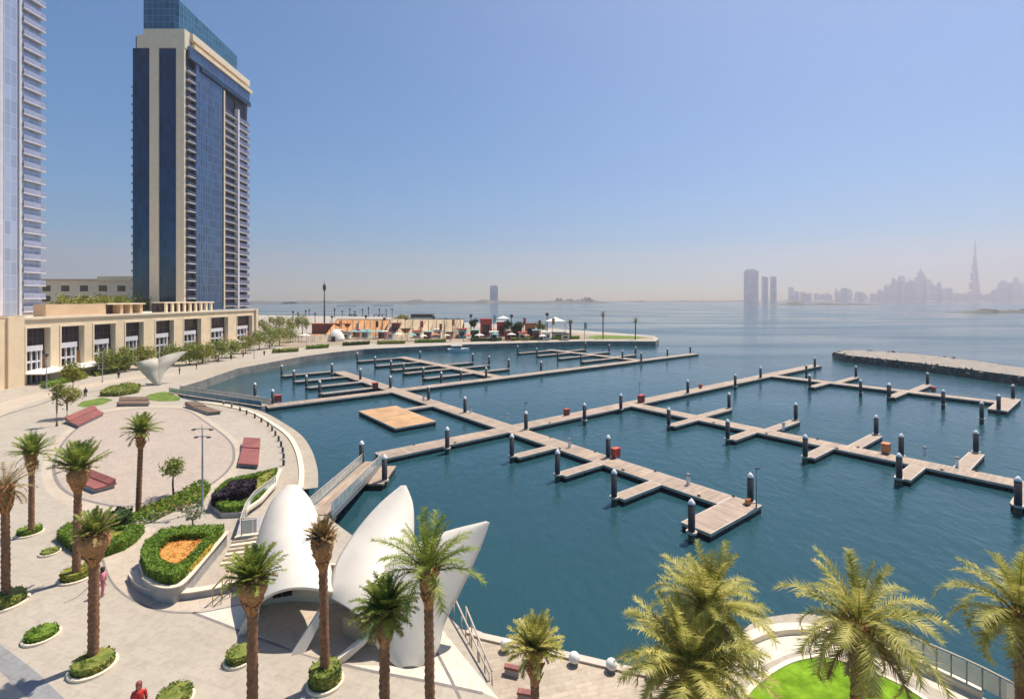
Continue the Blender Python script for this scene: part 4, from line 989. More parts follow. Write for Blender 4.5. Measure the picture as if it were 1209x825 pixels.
# small tulip canopy beyond the oval
tc = thing('tulip_canopy', 'small white flaring canopy by the path beyond the oval plaza', 'canopy', (0,0,0))
pv_old = pv; pv = tc
shell([((186,455,103.5),(190,455,103.5)), ((180,441,104.5),(194,440,105)), ((186,430,106),(207,428,107)), ((186,424,107.5),(221,415,109))], [.05,.5,.9,.5], .18)
shell([((184,455,103.3),(188,455,103.3)), ((172,444,103),(186,440,104)), ((163,434,102.5),(187,430,104.5)), ((160,428,102),(186,423,105.5))], [.05,.4,.6,.3], .18)
for o_ in tc.children: o_.data.materials.clear(); o_.data.materials.append(mat('aged_canvas', (.47,.43,.35), .8, .15, .8))
pv = pv_old

# ------------------------------------------------------------------ marina
E2 = Vector((.7835,.6214,0)); E1 = Vector((-.6214,.7835,0)); DA = math.atan2(E2.y, E2.x)
def st(u, v, z=DECK):
    g = G(u, v, z); return g.dot(E1), g.dot(E2)
def W(s, tt, z=WATER): p_ = E1*s + E2*tt; return Vector((p_.x, p_.y, z))
def dock(s0, s1, t0, t1, label, group, name='pontoon', deck='deck', along=None):
    cs, ct = (s0+s1)/2, (t0+t1)/2; ls, lt = abs(s1-s0), abs(t1-t0)
    t = thing(name, label, 'dock', W(cs, ct), DA, group)
    alongx = lt > ls
    mb = MB(); mb.box(-lt/2+.12, lt/2-.12, -ls/2+.12, ls/2-.12, .56, .70)
    o = mb.build('deck', M[deck] if alongx else M[deck + '_y'] if deck + '_y' in M else M[deck], t)
    mb = MB(); h0, h1 = .40, .685
    mb.box(-lt/2, lt/2, -ls/2, -ls/2+.12, h0, h1); mb.box(-lt/2, lt/2, ls/2-.12, ls/2, h0, h1)
    mb.box(-lt/2, -lt/2+.12, -ls/2+.12, ls/2-.12, h0, h1); mb.box(lt/2-.12, lt/2, -ls/2+.12, ls/2-.12, h0, h1)
    mb.build('edge_beam', M['trim'], t)
    mb = MB(); L = lt if alongx else ls; n = max(1, round(L/3.2)); 
    for k in range(n):
        a = -L/2+.1+k*L/n; b_ = a+L/n-.2
        if alongx: mb.box(a, b_, -ls/2+.05, ls/2-.05, -.5, .55)
        else: mb.box(-lt/2+.05, lt/2-.05, a, b_, -.5, .55)
    mb.build('float', M['float'], t)
    return t
M['deck_y'] = planks('grey_brown_deck_long', (.41,.315,.235), .22, 'Y')
W1s, W2s = 58.0, 97.6; HW = 1.5
P1t, P2t, P3t = 45.7, 74.0, 130.0
GW = 'floating walkways'
dock(W1s-HW, W1s+HW, 25.0, 161, 'long floating walkway from the gangway foot out to the far right piers', GW, 'walkway_pontoon')
dock(W2s-HW, W2s+HW, 20.5, 161.5, 'far floating walkway running from the left ramp past the inner piers', GW, 'walkway_pontoon')
GP = 'pier pontoons'
dock(24.4, W1s-HW-.02, P1t-HW, P1t+HW, 'near pier pontoon leading to the wide end platform at centre', GP, 'pier_pontoon')
dock(W1s+HW+.02, W2s-HW-.02, P1t-HW, P1t+HW, 'pier pontoon linking the two long walkways beside the orange float', GP, 'pier_pontoon')
dock(W2s+HW+.02, 133, P1t-HW, P1t+HW, 'left inner pier pontoon, nearest the far quay', GP, 'pier_pontoon')
dock(-8, W1s-HW-.02, P2t-HW, P2t+HW, 'right pier pontoon running out of the right edge', GP, 'pier_pontoon')
dock(W2s+HW+.02, 154, P2t-HW, P2t+HW, 'middle inner pier pontoon below the beach wall', GP, 'pier_pontoon')
s_end3 = st(1165,494)[0]
dock(s_end3+1.3, W1s-HW-.02, P3t-HW, P3t+HW, 'outer right pier pontoon in front of the breakwater', GP, 'pier_pontoon')
dock(W2s+HW+.02, 141, P3t-HW, P3t+HW, 'outer inner pier pontoon near the end of the quay', GP, 'pier_pontoon')
dock(21.6, 24.38, 38.1, 47.2, 'wide platform pontoon closing the near pier', 'pier end platforms', 'platform_pontoon')
dock(s_end3-1.3, s_end3+1.28, 120.5, 137, 'wide platform pontoon closing the outer right pier', 'pier end platforms', 'platform_pontoon')
dock(68.8, 83.6, 32.2, 39.2, 'square orange timber float tied beside the pier', None, 'timber_float', 'deck2')
dock(79.0, 80.6, 39.25, P1t-HW-.02, 'short bridge pontoon from the orange float to the pier', None, 'bridge_pontoon')

piles = []
def finger(s_, t0, t1, label, tipT, pile=True, wd=1.5, plab=None):
    dock(s_-wd/2, s_+wd/2, min(t0,t1), max(t0,t1), label, 'finger pontoons', 'finger_pontoon')
    if pile: piles.append((s_+wd/2+.38 if False else s_, tipT, plab))
def fingers(tips, t_edge, side, pier, fromwhat, tfix=None, pl=True):
    for i, q in enumerate(tips):
        s_, tt = st(*q) if isinstance(q, tuple) else (q, tfix)
        if tfix is not None: tt = tfix
        lb = f'finger pontoon, {side} side of the {pier}, {ORD[i]} from the {fromwhat}'
        pb = f'black pile at the tip of the {ORD[i]} {side} finger of the {pier}'
        sg = -1 if tt < t_edge else 1
        dock(s_-.75, s_+.75, min(tt,t_edge-sg*0)+ (0 if sg<0 else .02), max(tt,t_edge)-(.02 if sg<0 else 0), lb, 'finger pontoons', 'finger_pontoon')
        if pl: piles.append((s_+.15, tt + sg*.42, pb))
fingers([(715,592),(645,565),(589,543)], P1t-HW, 'left', 'near pier', 'end platform', 38.1)
fingers([(1197,612),(1046,579),(929,551),(836,527),(763,510)], P2t-HW, 'near', 'right pier', 'right edge', 66.2)
fingers([(1160,528),(1042,509.5),(947,493.5),(868,480)], P2t+HW, 'far', 'right pier', 'right edge', 84.5)
fingers([(1029,477.6),(932.5,463.3)], P3t-HW, 'near', 'outer right pier', 'outer end', 120.0)
fingers([(1093.5,454.7),(1007,446)], P3t+HW, 'far', 'outer right pier', 'outer end', 144.0)
fingers([(385.5,463.7),(365.6,456.8),(348.5,450),(334,443.2)], P1t-HW, 'left', 'left inner pier', 'walkway', 32.3)
fingers([(503.7,446),(480,440),(458.7,436.8),(441,431.8),(424,426)], P2t-HW, 'left', 'middle inner pier', 'walkway', 58.6)
fingers([(590,436),(577,430.8),(551,428)], P2t+HW, 'right', 'middle inner pier', 'walkway', 85.0)
fingers([107.0,117.5,128.0,138.5], P3t-HW, 'left', 'outer inner pier', 'walkway', 113.0)
fingers([109.0,121.0,133.0], P3t+HW, 'right', 'outer inner pier', 'walkway', 142.0)
# piles that stand along walkways: pixel of their foot on the deck level
def ordl(lst, fmt, key):
    for i, q in enumerate(sorted(lst, key=key)):
        s_, tt = st(*q); piles.append((s_, tt, fmt % ORD[i]))
ordl([(427,548),(528,529),(621,507),(690,496),(733,483),(812,464),(868,456),(898,446)], 'black white capped pile beside the long walkway, %s from the gangway foot', lambda q: q[0])
ordl([(952,443),(962,433)], 'black pile near the outer tip of the long walkway, %s from the left', lambda q: q[0])
ordl([(301,468),(322,477),(461,458),(506,472),(521,452.5),(574,446.5),(639,438),(735,423),(757,426),(788,420.5),(815,417)], 'black pile beside the far walkway, %s from the left ramp', lambda q: q[0])
ordl([(718,540),(549,487)], 'black white capped pile beside the pier deck, %s from the left, near pier line', lambda q: q[0])
ordl([(886,592),(816.5,628)], 'tall black white capped pile on the near end platform, %s from its left', lambda q: q[0])
ordl([(1064,538)], 'black white capped pile beside the orange cabinet of the right pier%.0s', lambda q: q[0])
ordl([(1016,463.5),(1049,469),(1113.5,477.5)], 'black pile on the outer right pier, %s from the walkway', lambda q: q[0])
ordl([(1159,494),(1179,484),(1196,470)], 'black white capped pile on the outer platform, %s from the left', lambda q: q[0])
ordl([(392,441),(425.5,448)], 'black pile beside the left inner pier, %s from its far end', lambda q: q[0])
ordl([(496,424),(544,449)], 'black pile beside the middle inner pier, %s from its far end', lambda q: q[0])
ordl([(454,567)], 'black white capped pile at the corner of the landing pontoon%.0s', lambda q: q[0])
# further marina in the open bay behind the quay
pile0 = None
for s_, tt, lb in piles:
    p_ = W(s_, tt)
    if pile0 is None:
        pile0 = thing('mooring_pile', lb, 'mooring pile', p_, 0, 'mooring piles')
        mb = MB(); mb.lathe([(.29,-2.5),(.29,3.05)], 14); mb.build('shaft', M['pile'], pile0)
        mb = MB(); mb.lathe([(.30,3.05),(.30,3.12),(.18,3.34),(.03,3.5)], 14); mb.build('cap', M['pilecap'], pile0)
        mb = MB(); mb.lathe([(.40,.62),(.46,.62),(.46,.80),(.40,.80)], 14, smooth=False); mb.build('collar', M['trim'], pile0)
    else: dup(pile0, p_, rnd.uniform(0,6), lb)
cl0 = None
for k, (u, v) in enumerate([(640,519),(664,529),(694,536),(742,553),(775,556),(840,579),(868,585),(566,505),(640,505),(655,501),(705,487),(900,514),(960,521),(985,531),(1010,530),(1120,548),(1150,560),(540,524),(500,531),(850,497)]):
    s_, tt = st(u, v)
    for lo, hi, ax in ((P1t-HW, P1t+HW, 't'), (P2t-HW, P2t+HW, 't'), (W1s-HW, W1s+HW, 's')):
        q = tt if ax == 't' else s_
        if lo-1.2 < q < hi+1.2:
            e = lo+.22 if k % 2 else hi-.22
            p_ = W(s_, e, WATER+.705) if ax == 't' else W(e, tt, WATER+.705)
            lb = f'small dark mooring cleat on a pontoon edge, {ORD[k] if k < 20 else "last"} of those by the near piers'
            if cl0 is None:
                cl0 = thing('mooring_cleat', 'small dark mooring cleat on the edge of a walkway or pier pontoon', 'cleat', p_, DA, 'mooring cleats'); mb = MB(); mb.bar((0,-.22,.13),(0,.22,.13),.07,.06); mb.build('horn', M['dark'], cl0); mb = MB(); mb.box(-.05,.05,-.1,.1,0,.10); mb.build('base', M['dark'], cl0)
            else: dup(cl0, p_, DA+(0 if ax == 't' else R(90)))
            break
# landing pontoon under the gangway foot
t = thing('landing_pontoon', 'small landing pontoon beside the foot of the gangway', 'dock', (-14.2, 54.6, WATER), 0)
mb = MB(); mb.box(-1.0,.7,-3.0,2.6,.5,.7); mb.build('deck', M['deck'], t); mb = MB(); mb.box(-.9,.6,-2.9,2.5,-.5,.5); mb.build('float', M['float'], t)
# gangways
def gangway(label, a, b_, wd, rail=True):
    a = Vector(a); b_ = Vector(b_); t = thing('gangway', label, 'gangway', (0,0,0))
    mb = MB(); mb.bar(a, b_, wd, .14); mb.build('deck', M['deck'], t)
    d = (b_-a).normalized(); sd = d.cross(Vector((0,0,1))).normalized()
    for s_ in (-1,1):
        o = sd*s_*(wd/2+.02); mb = MB(); mb.bar(a+o-Vector((0,0,.18)), b_+o-Vector((0,0,.18)), .12, .5); mb.build('side_beam', M['grey'], t)
        mb = MB(); mb.tube([a+o+Vector((0,0,1.1)), b_+o+Vector((0,0,1.1))], .045, 6)
        n = 9
        for k in range(n+1): p_ = (a+o).lerp(b_+o, k/n); mb.tube([p_, p_+Vector((0,0,1.1))], .03, 5)
        mb.build('handrail', M['trim'], t)
        mb = MB(); mb.bar(a+o+Vector((0,0,.6)), b_+o+Vector((0,0,.6)), .02, .8); mb.build('panel', M['glassrail'], t)
    return t
gangway('sloping gangway with glass sides from the shell pavilion to the walkway', (-16.2,41.0,.02), (-16.4,58.2,DECK+.12), 2.2)
a, b_ = G(206,463), W(W2s, 20.5, DECK+.1); gangway('sloping ramp from the far quay corner to the far walkway', (a.x,a.y,.03), (b_.x,b_.y,b_.z), 2.2)

# cabinets, life ring posts, service pedestals
def cabinet(u, v, m, label, s_=1.0):
    g = G(u, v, DECK); t = thing('dock_cabinet', label, 'cabinet', g, DA, 'dock cabinets')
    mb = MB(); mb.box(-.45*s_,.45*s_,-.3*s_,.3*s_,.15,1.0*s_); mb.build('body', M[m], t)
    mb = MB(); mb.box(-.5*s_,.5*s_,-.35*s_,.35*s_,1.0*s_,1.08*s_); mb.build('lid', M['red' if m != 'orange' else 'orange'], t)
    mb = MB(); mb.box(-.4*s_,-.3*s_,-.25*s_,.25*s_,0.0,.15); mb.box(.3*s_,.4*s_,-.25*s_,.25*s_,0,.15); mb.build('foot', M['dark'], t)
cabinet(727,540,'red','bright red cabinet beside a pile on the near pier', 1.1)
cabinet(669,490,'darkred','dark red cabinet on the long walkway left of the right pier')
cabinet(757,475,'darkred','dark red cabinet where the right pier leaves the walkway', 1.3)
cabinet(827,458,'red','small red cabinet on the long walkway beyond the right pier', .8)
cabinet(1046,535,'orange','orange cabinet on the right pier', 1.2)
cabinet(328,475,'darkred','dark red cabinet beside the pile on the far walkway', 1.3)
cabinet(443,458.5,'darkred','dark red cabinet at the foot of the left inner pier', 1.2)
cabinet(883,596,'orange','low orange cabinet at the corner of the near end platform', .55)
cabinet(1102,463,'darkred','small dark cabinet on the outer right pier', 1.1)
ped = None
for (u, v, lb) in [(672.5,528,'white service pedestal on the near pier between its second and third fingers'),(812.5,572,'white service pedestal on the near pier close to the end platform'),(1130,551,'white service pedestal on the right pier toward the right edge'),(1092,538,'white service pedestal on the right pier beside the fourth finger'),(925,508,'white service pedestal on the right pier near its middle'),(600,497,'white service pedestal on the pier above the walkway crossing'),(556,487,'white service pedestal by the pile on the linking pier'),(500,472,'white service pedestal near the far end of the linking pier')]:
    g = G(u, v, DECK)
    if ped is None:
        ped = thing('service_pedestal', lb, 'pedestal', g, DA, 'service pedestals')
        mb = MB(); mb.box(-.14,.14,-.14,.14,0,.95); mb.build('post', M['whitepaint'], ped); mb = MB(); mb.box(-.18,.18,-.18,.18,.95,1.15); mb.build('head', M['grey'], ped)
    else: dup(ped, g, DA, lb)
for (u, v, h, lb) in [(893,599,3.6,'thin grey light pole at the corner of the near end platform'),(755,474,3.4,'thin light pole where the right pier leaves the walkway'),(620,500,3.2,'thin light pole at the walkway crossing')]:
    t = thing('light_pole', lb, 'light pole', G(u, v, DECK), 0, 'dock light poles'); mb = MB(); mb.tube([(0,0,0),(0,0,h)], [.07,.05], 6); mb.build('pole', M['grey'], t)
    mb = MB(); mb.box(-.1,.35,-.08,.08,h,h+.1); mb.build('lamp_head', M['dark'], t)

# ------------------------------------------------------------------ far quay: beach club
def at(u, d, z=0): return Vector(((u-U0)/F*d, d, z))
mb = MB(); 
def wallthing(label, u0, u1, d0, d1, h, m):  # face sloped instead of upright so that the sun brightens it
    a = at(u0,d0); b_ = at(u1,d1); t = thing('sun_sloped_bank', label, 'bank', a, 0, 'sun sloped banks'); b_ = b_-a
    mb = MB(); L = []
    for k in range(25):
        q = b_*(k/24); w_ = 1+.12*math.sin(k*1.7)+.08*math.sin(k*.6)
        L += [(q.x, q.y-17*w_, .02), (q.x, q.y-9*w_, h*.50*w_), (q.x, q.y-1.5, h*.97), (q.x, q.y+.5, h), (q.x, q.y+.6, 0)]
    mb.add(L, [(k*5+e, (k+1)*5+e, (k+1)*5+e+1, k*5+e+1) for k in range(24) for e in range(4)]); mb.build('slope', M[m], t)
    for k in range(11):
        p_ = Vector((b_.x*k/10, b_.y*k/10-17.6, 0)); mb = MB(); mb.tube([p_, p_+Vector((0,0,h+.4))], .14, 6); mb.build('post', M['dark'], t)
    mb = MB(); mb.bar((0,0,h+.1), (b_.x,b_.y,h+.1), .9, .2); mb.build('coping', M['dark'], t)
wallthing('tall sand coloured bank sloped to catch sun, with dark posts, right of the orange one', 462, 548, 262, 250, 8.0, 'sandwall')
wallthing('orange bank sloped to catch sun behind the teal canopies', 398, 461, 268, 262, 7.4, 'orangewall')
t = thing('beach_wall', 'low red painted wall left of the orange sloped bank', 'wall', at(370,262), 0); mb = MB(); mb.box(0,20,-2,2,0,5.2); mb.build('wall', M['darkred'], t); mb = MB(); mb.box(-.3,20.3,-2.3,2.3,5.2,5.6); mb.build('coping', M['orange'], t)
def kiosk(u, d, w_, h, m, label, roof='dark', grp='beach kiosks'):
    t = thing('kiosk', label, 'kiosk', at(u, d), 0, grp)
    mb = MB(); mb.box(-w_/2,w_/2,-2,2,0,h); mb.build('body', M[m], t)
    mb = MB(); mb.box(-w_/2-.4,w_/2+.4,-2.6,2.4,h,h+.35); mb.build('roof', M[roof], t)
    mb = MB(); mb.box(-w_*.3,w_*.3,-2.1,-2.0,1.0,h*.7); mb.build('window', M['glass_shop'], t)
kiosk(574,240,5.5,8.5,'red','tall bright red kiosk beside the white boat','red')
kiosk(592,245,4.5,7.0,'red','second red kiosk right of the tall bright red one','canvas')
kiosk(626,235,5.0,6.5,'orange','orange red kiosk left of the white canopy','darkred')
kiosk(468,250,4,6,'darkred','dark red kiosk before the sand coloured bank','darkred')
kiosk(482,250,6,3.2,'orange','low orange kiosk before the sand coloured bank','dark')
kiosk(610,240,5,5,'leaf_d','dark green kiosk between the red and orange kiosks','leaf_d')
kiosk(660,228,6,2.6,'stone_light','pale low kiosk under the white canopy near the quay end','dark')
def tent(u, d, w_, h, m, label, grp='beach canopies'):
    t = thing('canopy', label, 'canopy', at(u, d), 0, grp); q = w_/2
    mb = MB()
    for x in (-q,q):
        for y in (-q*.7,q*.7): mb.tube([(x,y,0),(x,y,h)], .08, 5)
    mb.build('posts', M['grey'], t)
    mb = MB(); mb.add([(-q,-q*.7,h),(q,-q*.7,h),(q,q*.7,h),(-q,q*.7,h),(0,0,h+w_*.22)], [(0,1,4),(1,2,4),(2,3,4),(3,0,4),(3,2,1,0)]); mb.build('cover', M[m], t)
tent(656,232,9,8.0,'canvas','wide white canopy near the end of the quay')
tent(594,250,6,8.6,'canvas','white canopy above the second red kiosk')
for i, u in enumerate((417,427,437,447)): tent(u, 226, 4.2, 3.4, 'teal', f'teal canopy at the quay edge, {ORD[i]} from the left')
t = thing('dome_tent', 'beige dome tent at the quay edge left of the teal canopies', 'tent', at(397,215)); mb = MB(); mb.lathe([(3.6,0),(3.5,1.2),(3.0,2.8),(2.0,4.2),(.8,5.0),(.05,5.2)], 16); mb.build('cover', M['canvas'], t); mb = MB(); mb.box(-.8,.8,-3.75,-3.2,0,2.2); mb.build('door', M['dark'], t)
t = thing('shade_roof', 'long dark flat shade roof above the sand coloured sun sloped bank', 'roof', at(499,300)); mb = MB(); mb.box(-6.5,6.5,-4,4,7.2,9.4); mb.build('roof', M['dark'], t); mb = MB()
for x in (-6,0,6):
    for y in (-3.5,3.5): mb.box(x-.15,x+.15,y-.15,y+.15,0,7.2)
mb.build('posts', M['dark'], t)
kc = [(399,236,3.4,3.4,'red'),(409,228,3,2.8,'canvas'),(422,240,3.6,3.2,'orange'),(432,236,3,3.4,'teal'),(452,232,3.2,3.0,'darkred'),(462,228,2.6,2.6,'canvas'),(493,234,3.6,3.2,'stone_light'),(505,230,3.0,3.0,'darkred'),(517,236,3.4,3.6,'canvas'),(531,228,3.0,2.8,'orange'),(546,232,3.6,4.2,'teal'),(561,226,3.2,4.0,'leaf_d'),(583,222,3.4,3.4,'canvas'),(600,222,3.0,3.6,'red'),(617,222,3.4,3.2,'stone_light'),(633,222,3.0,4.2,'darkred'),(645,222,3.4,3.4,'canvas'),(667,220,3.0,2.6,'stone_light')]
for i, (u, d, w_, h, m) in enumerate(kc):
    kiosk(u, d, w_, h, m, f'small beach stall on the far quay, {ORD[i]} from the left in the front row', ['canvas','dark','red','teal'][i % 4], 'beach stalls')
# white boat at the quay
t = thing('motor_boat', 'white motor boat moored at the far quay left of the red kiosk', 'boat', at(541,190, WATER), 0.06)
mb = MB(); pr = [(-4.2,.0),(-4.0,1.2),(-1,1.45),(2,1.25),(3.6,.6),(4.4,0),(3.6,-.6),(2,-1.25),(-1,-1.45),(-4.0,-1.2)]
n = len(pr); mb.add([(x*.92,y*.75,-.2) for x,y in pr]+[(x,y,1.1+.1*max(0,x)*.8) for x,y in pr], [(i,(i+1)%n,n+(i+1)%n,n+i) for i in range(n)]+[[n+i for i in range(n)]]); mb.build('hull', M['whitepaint'], t)
mb = MB(); mb.box(-2.2,1.2,-.95,.95,1.15,2.3); mb.build('cabin', M['whitepaint'], t); mb = MB(); mb.box(-2.0,1.24,-1.0,1.0,1.55,2.0); mb.build('window', M['glass_shop'], t); mb = MB(); mb.box(-2.6,1.5,-1.1,1.1,2.3,2.42); mb.build('roof', M['canvas'], t)
# tall mast
t = thing('light_mast', 'very tall dark mast with a thick head on the far quay', 'mast', at(383,300)); mb = MB(); mb.lathe([(.55,0),(.45,10),(.32,24)], 10); mb.build('pole', M['dark'], t); mb = MB(); mb.lathe([(.5,23.5),(1.0,24.5),(1.0,26.5),(.5,27.5),(.15,28),(.08,31)], 10); mb.build('lamp_head', M['dark'], t)
fl0 = None
for i, (u, d, h) in enumerate([(352,300,9),(372,320,9),(392,290,8),(432,270,9),(454,262,8),(480,258,8),(512,256,9),(527,254,8),(541,252,8),(556,250,10),(604,245,10),(646,236,11),(674,226,8)]):
    p_ = at(u, d); lb = f'thin dark post on the beach strip, {ORD[i]} from the left'
    if fl0 is None:
        fl0 = thing('beach_post', lb, 'post', p_, 0, 'beach posts'); mb = MB(); mb.lathe([(.3,0),(.2,9)], 8); mb.build('pole', M['dark'], fl0); mb = MB(); mb.lathe([(.3,8.2),(.8,8.7),(.8,9.4),(.2,9.8)], 8); mb.build('lamp_head', M['dark'], fl0)
    else: dup(fl0, p_, 0, lb, None, (1,1,h/9))
# small palms on the quay
def mini_palm(label, loc, h, r, seed, m='frond'):
    return palm(label, loc, h, r, seed, m, 22, (75,-20), 80, 1.0, 0, .25, 'palms on the far quay', 9, width=3.0)
mini_palm('dark palm on the quay right of the white canopy', at(673,222), 8.2, 2.0, 81, 'leaf_d')
mini_palm('dark palm near the end of the quay lawn, left of the last one', at(712,226), 11.5, 2.3, 82, 'leaf_d')
mini_palm('last dark palm near the tip of the quay', at(750,222), 8.8, 2.6, 83, 'leaf_d')
mb = MB(); mb.sheet(px([(690,398.6),(705,396),(745,396.6),(765,398.5),(750,400),(705,400.2)]), .03); tag(mb.build('grass_patch', M['grass2']), 'grass strip under the palms near the tip of the quay', 'grass', None, 'stuff')
for i, (u, d, h, r, m) in enumerate([(312,225,9.5,4.0,'leaf'),(326,240,11,4.4,'leaf'),(357,240,11,4.0,'leaf'),(345,262,10,4.2,'leaf_y'),(471,290,9.5,3.5,'leaf_y'),(478,300,9,3,'leaf'),(560,246,9,2.6,'leaf_d'),(600,238,8,2.4,'leaf_d'),(612,236,8,2.6,'leaf_d'),(638,232,7.5,2.4,'leaf')]):
    make_tree('beach_tree', f'bushy tree on the beach strip, {ORD[i]} from the left', 'tree', at(u, d), h, r, 90+i, m, 800, .42, 'beach trees')
for i, (u, d) in enumerate([(332,215),(346,212),(360,210),(374,214),(408,232),(458,222),(470,218),(486,216),(500,214),(514,212),(528,210),(552,214),(566,218),(585,214),(604,216),(622,214),(641,214)]):
    tent(u, d, 2.6+(i*7%5)*.35, 2.3+(i*3%4)*.25, ['canvas','teal','canvas','orange','canvas','red'][i % 6], f'small beach sunshade along the quay front, {ORD[i]} from the left', 'beach sunshades')
for i, (u, d, h) in enumerate([(318,260,9),(334,275,8),(401,240,8),(421,236,7),(444,236,8),(497,236,8),(519,230,7),(534,232,9),(583,228,11),(598,226,9),(618,224,10),(636,222,9),(652,220,10),(690,222,8)]):
    p_ = at(u, d); t = thing('flag_pole', f'slim banner pole on the quay beach, {ORD[i]} from the left', 'flag pole', p_, 0, 'banner poles'); mb = MB(); mb.tube([(0,0,0),(0,0,h)], .11, 6); mb.build('pole', M['dark'], t)
    mb = MB(); mb.box(.12,1.1,-.04,.04,h-3.2,h-.2); mb.build('banner', M[['red','darkred','orange','teal','leaf_d'][i % 5]], t)
# parasols along the shops
ps0 = None
for i, (u, v) in enumerate([(52,452),(66,449),(97,444),(108,441),(138,434),(151,431),(170,428),(182,425),(197,423),(212,421),(243,416),(262,413),(282,411)]):
    p_ = G(u, v)+Vector((-1.0,0,0)); lb = f'cream parasol before the shops, {ORD[i]} from the left'
    if ps0 is None:
        ps0 = thing('parasol', lb, 'parasol', p_, .1, 'shop parasols'); mb = MB(); mb.tube([(0,0,0),(0,0,3.0)], .06, 6); mb.build('pole', M['grey'], ps0)
        mb = MB(); q = 2.7; mb.add([(-q,-q,2.35),(q,-q,2.35),(q,q,2.35),(-q,q,2.35),(0,0,3.2),(-q,-q,2.15),(q,-q,2.15),(q,q,2.15),(-q,q,2.15)], [(0,1,4),(1,2,4),(2,3,4),(3,0,4),(5,6,1,0),(6,7,2,1),(7,8,3,2),(8,5,0,3)]); mb.build('canopy', M['canvas'], ps0)
    else: dup(ps0, p_, rnd.uniform(-.1,.3), lb)
# shrubs at the foot of the podium and on its roof
for i, (u, v, r, h) in enumerate([(31,449,1.6,2.0),(45,448,1.3,1.6),(62,443,1.3,1.5),(83,439,1.4,1.6),(110,434,1.4,1.5),(140,428,1.4,1.5)]):
    g = G(u, v)+Vector((1.2,0,0)); shrubbed('shop_shrub', f'dark green shrub at the podium foot, {ORD[i]} from the left', [(g.x+x,g.y+y) for x,y in circ(r,10)], 0, h, 'leaf_d', 120+i, 45, .25, 'shrub', None, False, 'podium shrubs')
for i, (y, x, r) in enumerate([(150,-125,4),(158,-128,4.2),(166,-129,4),(174,-131,4.2),(183,-133,4.4),(192,-136,4.2)]):
    make_tree('roof_tree', f'yellow green roof garden tree, {ORD[i]} from the left', 'tree', (x-6, y-6, ZP-.6), 6.5, r*1.0, 130+i, 'leaf_y' if i < 4 else 'leaf', 900, .45, 'roof garden trees')
for i, q in enumerate([[(48,455),(100,443),(104,446),(52,459)],[(108,441),(150,432.5),(154,435),(113,444.5)],[(158,430),(200,424),(204,426.5),(163,433)],[(206,424),(250,417),(254,419),(210,427)]]):
    shrubbed('low_hedge', f'low green hedge strip along the shop path, {ORD[i]} from the left', px(q), 0, .8, 'leaf' if i % 2 else 'hedge', 140+i, 22, .24, 'hedge', None, True, 'shop path hedges')
for i, (u0, u1, v) in enumerate([(322,352,417),(362,388,412.5),(405,436,408.5),(446,478,406.6),(490,526,405),(556,592,403.2),(604,640,402.2),(652,684,401)]):
    shrubbed('quay_hedge', f'low green planting strip on the quay edge, {ORD[i]} from the left', px([(u0,v),(u1,v-(1.8 if u0 < 420 else .8)),(u1,v-(3.2 if u0 < 420 else 2.0)),(u0,v-1.4)]), 0, 1.1, ['leaf','hedge','leaf_d'][i % 3], 160+i, 14, .32, 'hedge', None, True, 'planting strips on the quay')
# distant piles and shelters in the bay behind
dp0 = None
for i, (u, v) in enumerate([(346,375),(352,372),(361,374),(404,371),(413,370),(419,372),(428,370),(435,369),(448,370),(456,369),(463,369),(365,370),(395,373)]):
    p_ = G(u, v+4, WATER)
    if dp0 is None:
        dp0 = thing('channel_post', 'dark slim post in the bay beyond the beach strip', 'post', p_, 0, 'posts in the bay'); mb = MB(); mb.lathe([(.4,-2),(.4,8)], 8); mb.build('shaft', M['pile'], dp0); mb = MB(); mb.lathe([(.9,7.6),(.9,9),(.4,10)], 8); mb.build('head', M['pile'], dp0)
    else: dup(dp0, p_, 0, None, None, (1,1,rnd.uniform(.7,1.2)))
for i, (u0, u1, v) in enumerate([(412,421,374.5),(441,457,375),(398,420,361.5),(440,465,361)]):
    p_ = G((u0+u1)/2, v, WATER); hw = (u1-u0)/2/F*p_.y
    t = thing('floating_shelter', ['small dark floating shelter in the bay behind the orange bank','long low dark floating shelter in the bay behind the orange bank','distant low dark jetty left, beyond the bay posts','distant low dark jetty right, beyond the bay posts'][i], 'shelter', p_, 0, 'bay shelters')
    mb = MB(); mb.box(-hw,hw,-2,2,-.3,.9); mb.build('pontoon', M['float'], t); mb = MB(); mb.box(-hw*.95,hw*.95,-1.8,1.8,3.2,3.7); mb.build('roof', M['dark'], t); mb = MB()
    for x in (-.9,-.3,.3,.9): mb.box(hw*x-.2,hw*x+.2,-1.5,1.5,.9,3.2)
    mb.build('posts', M['dark'], t)

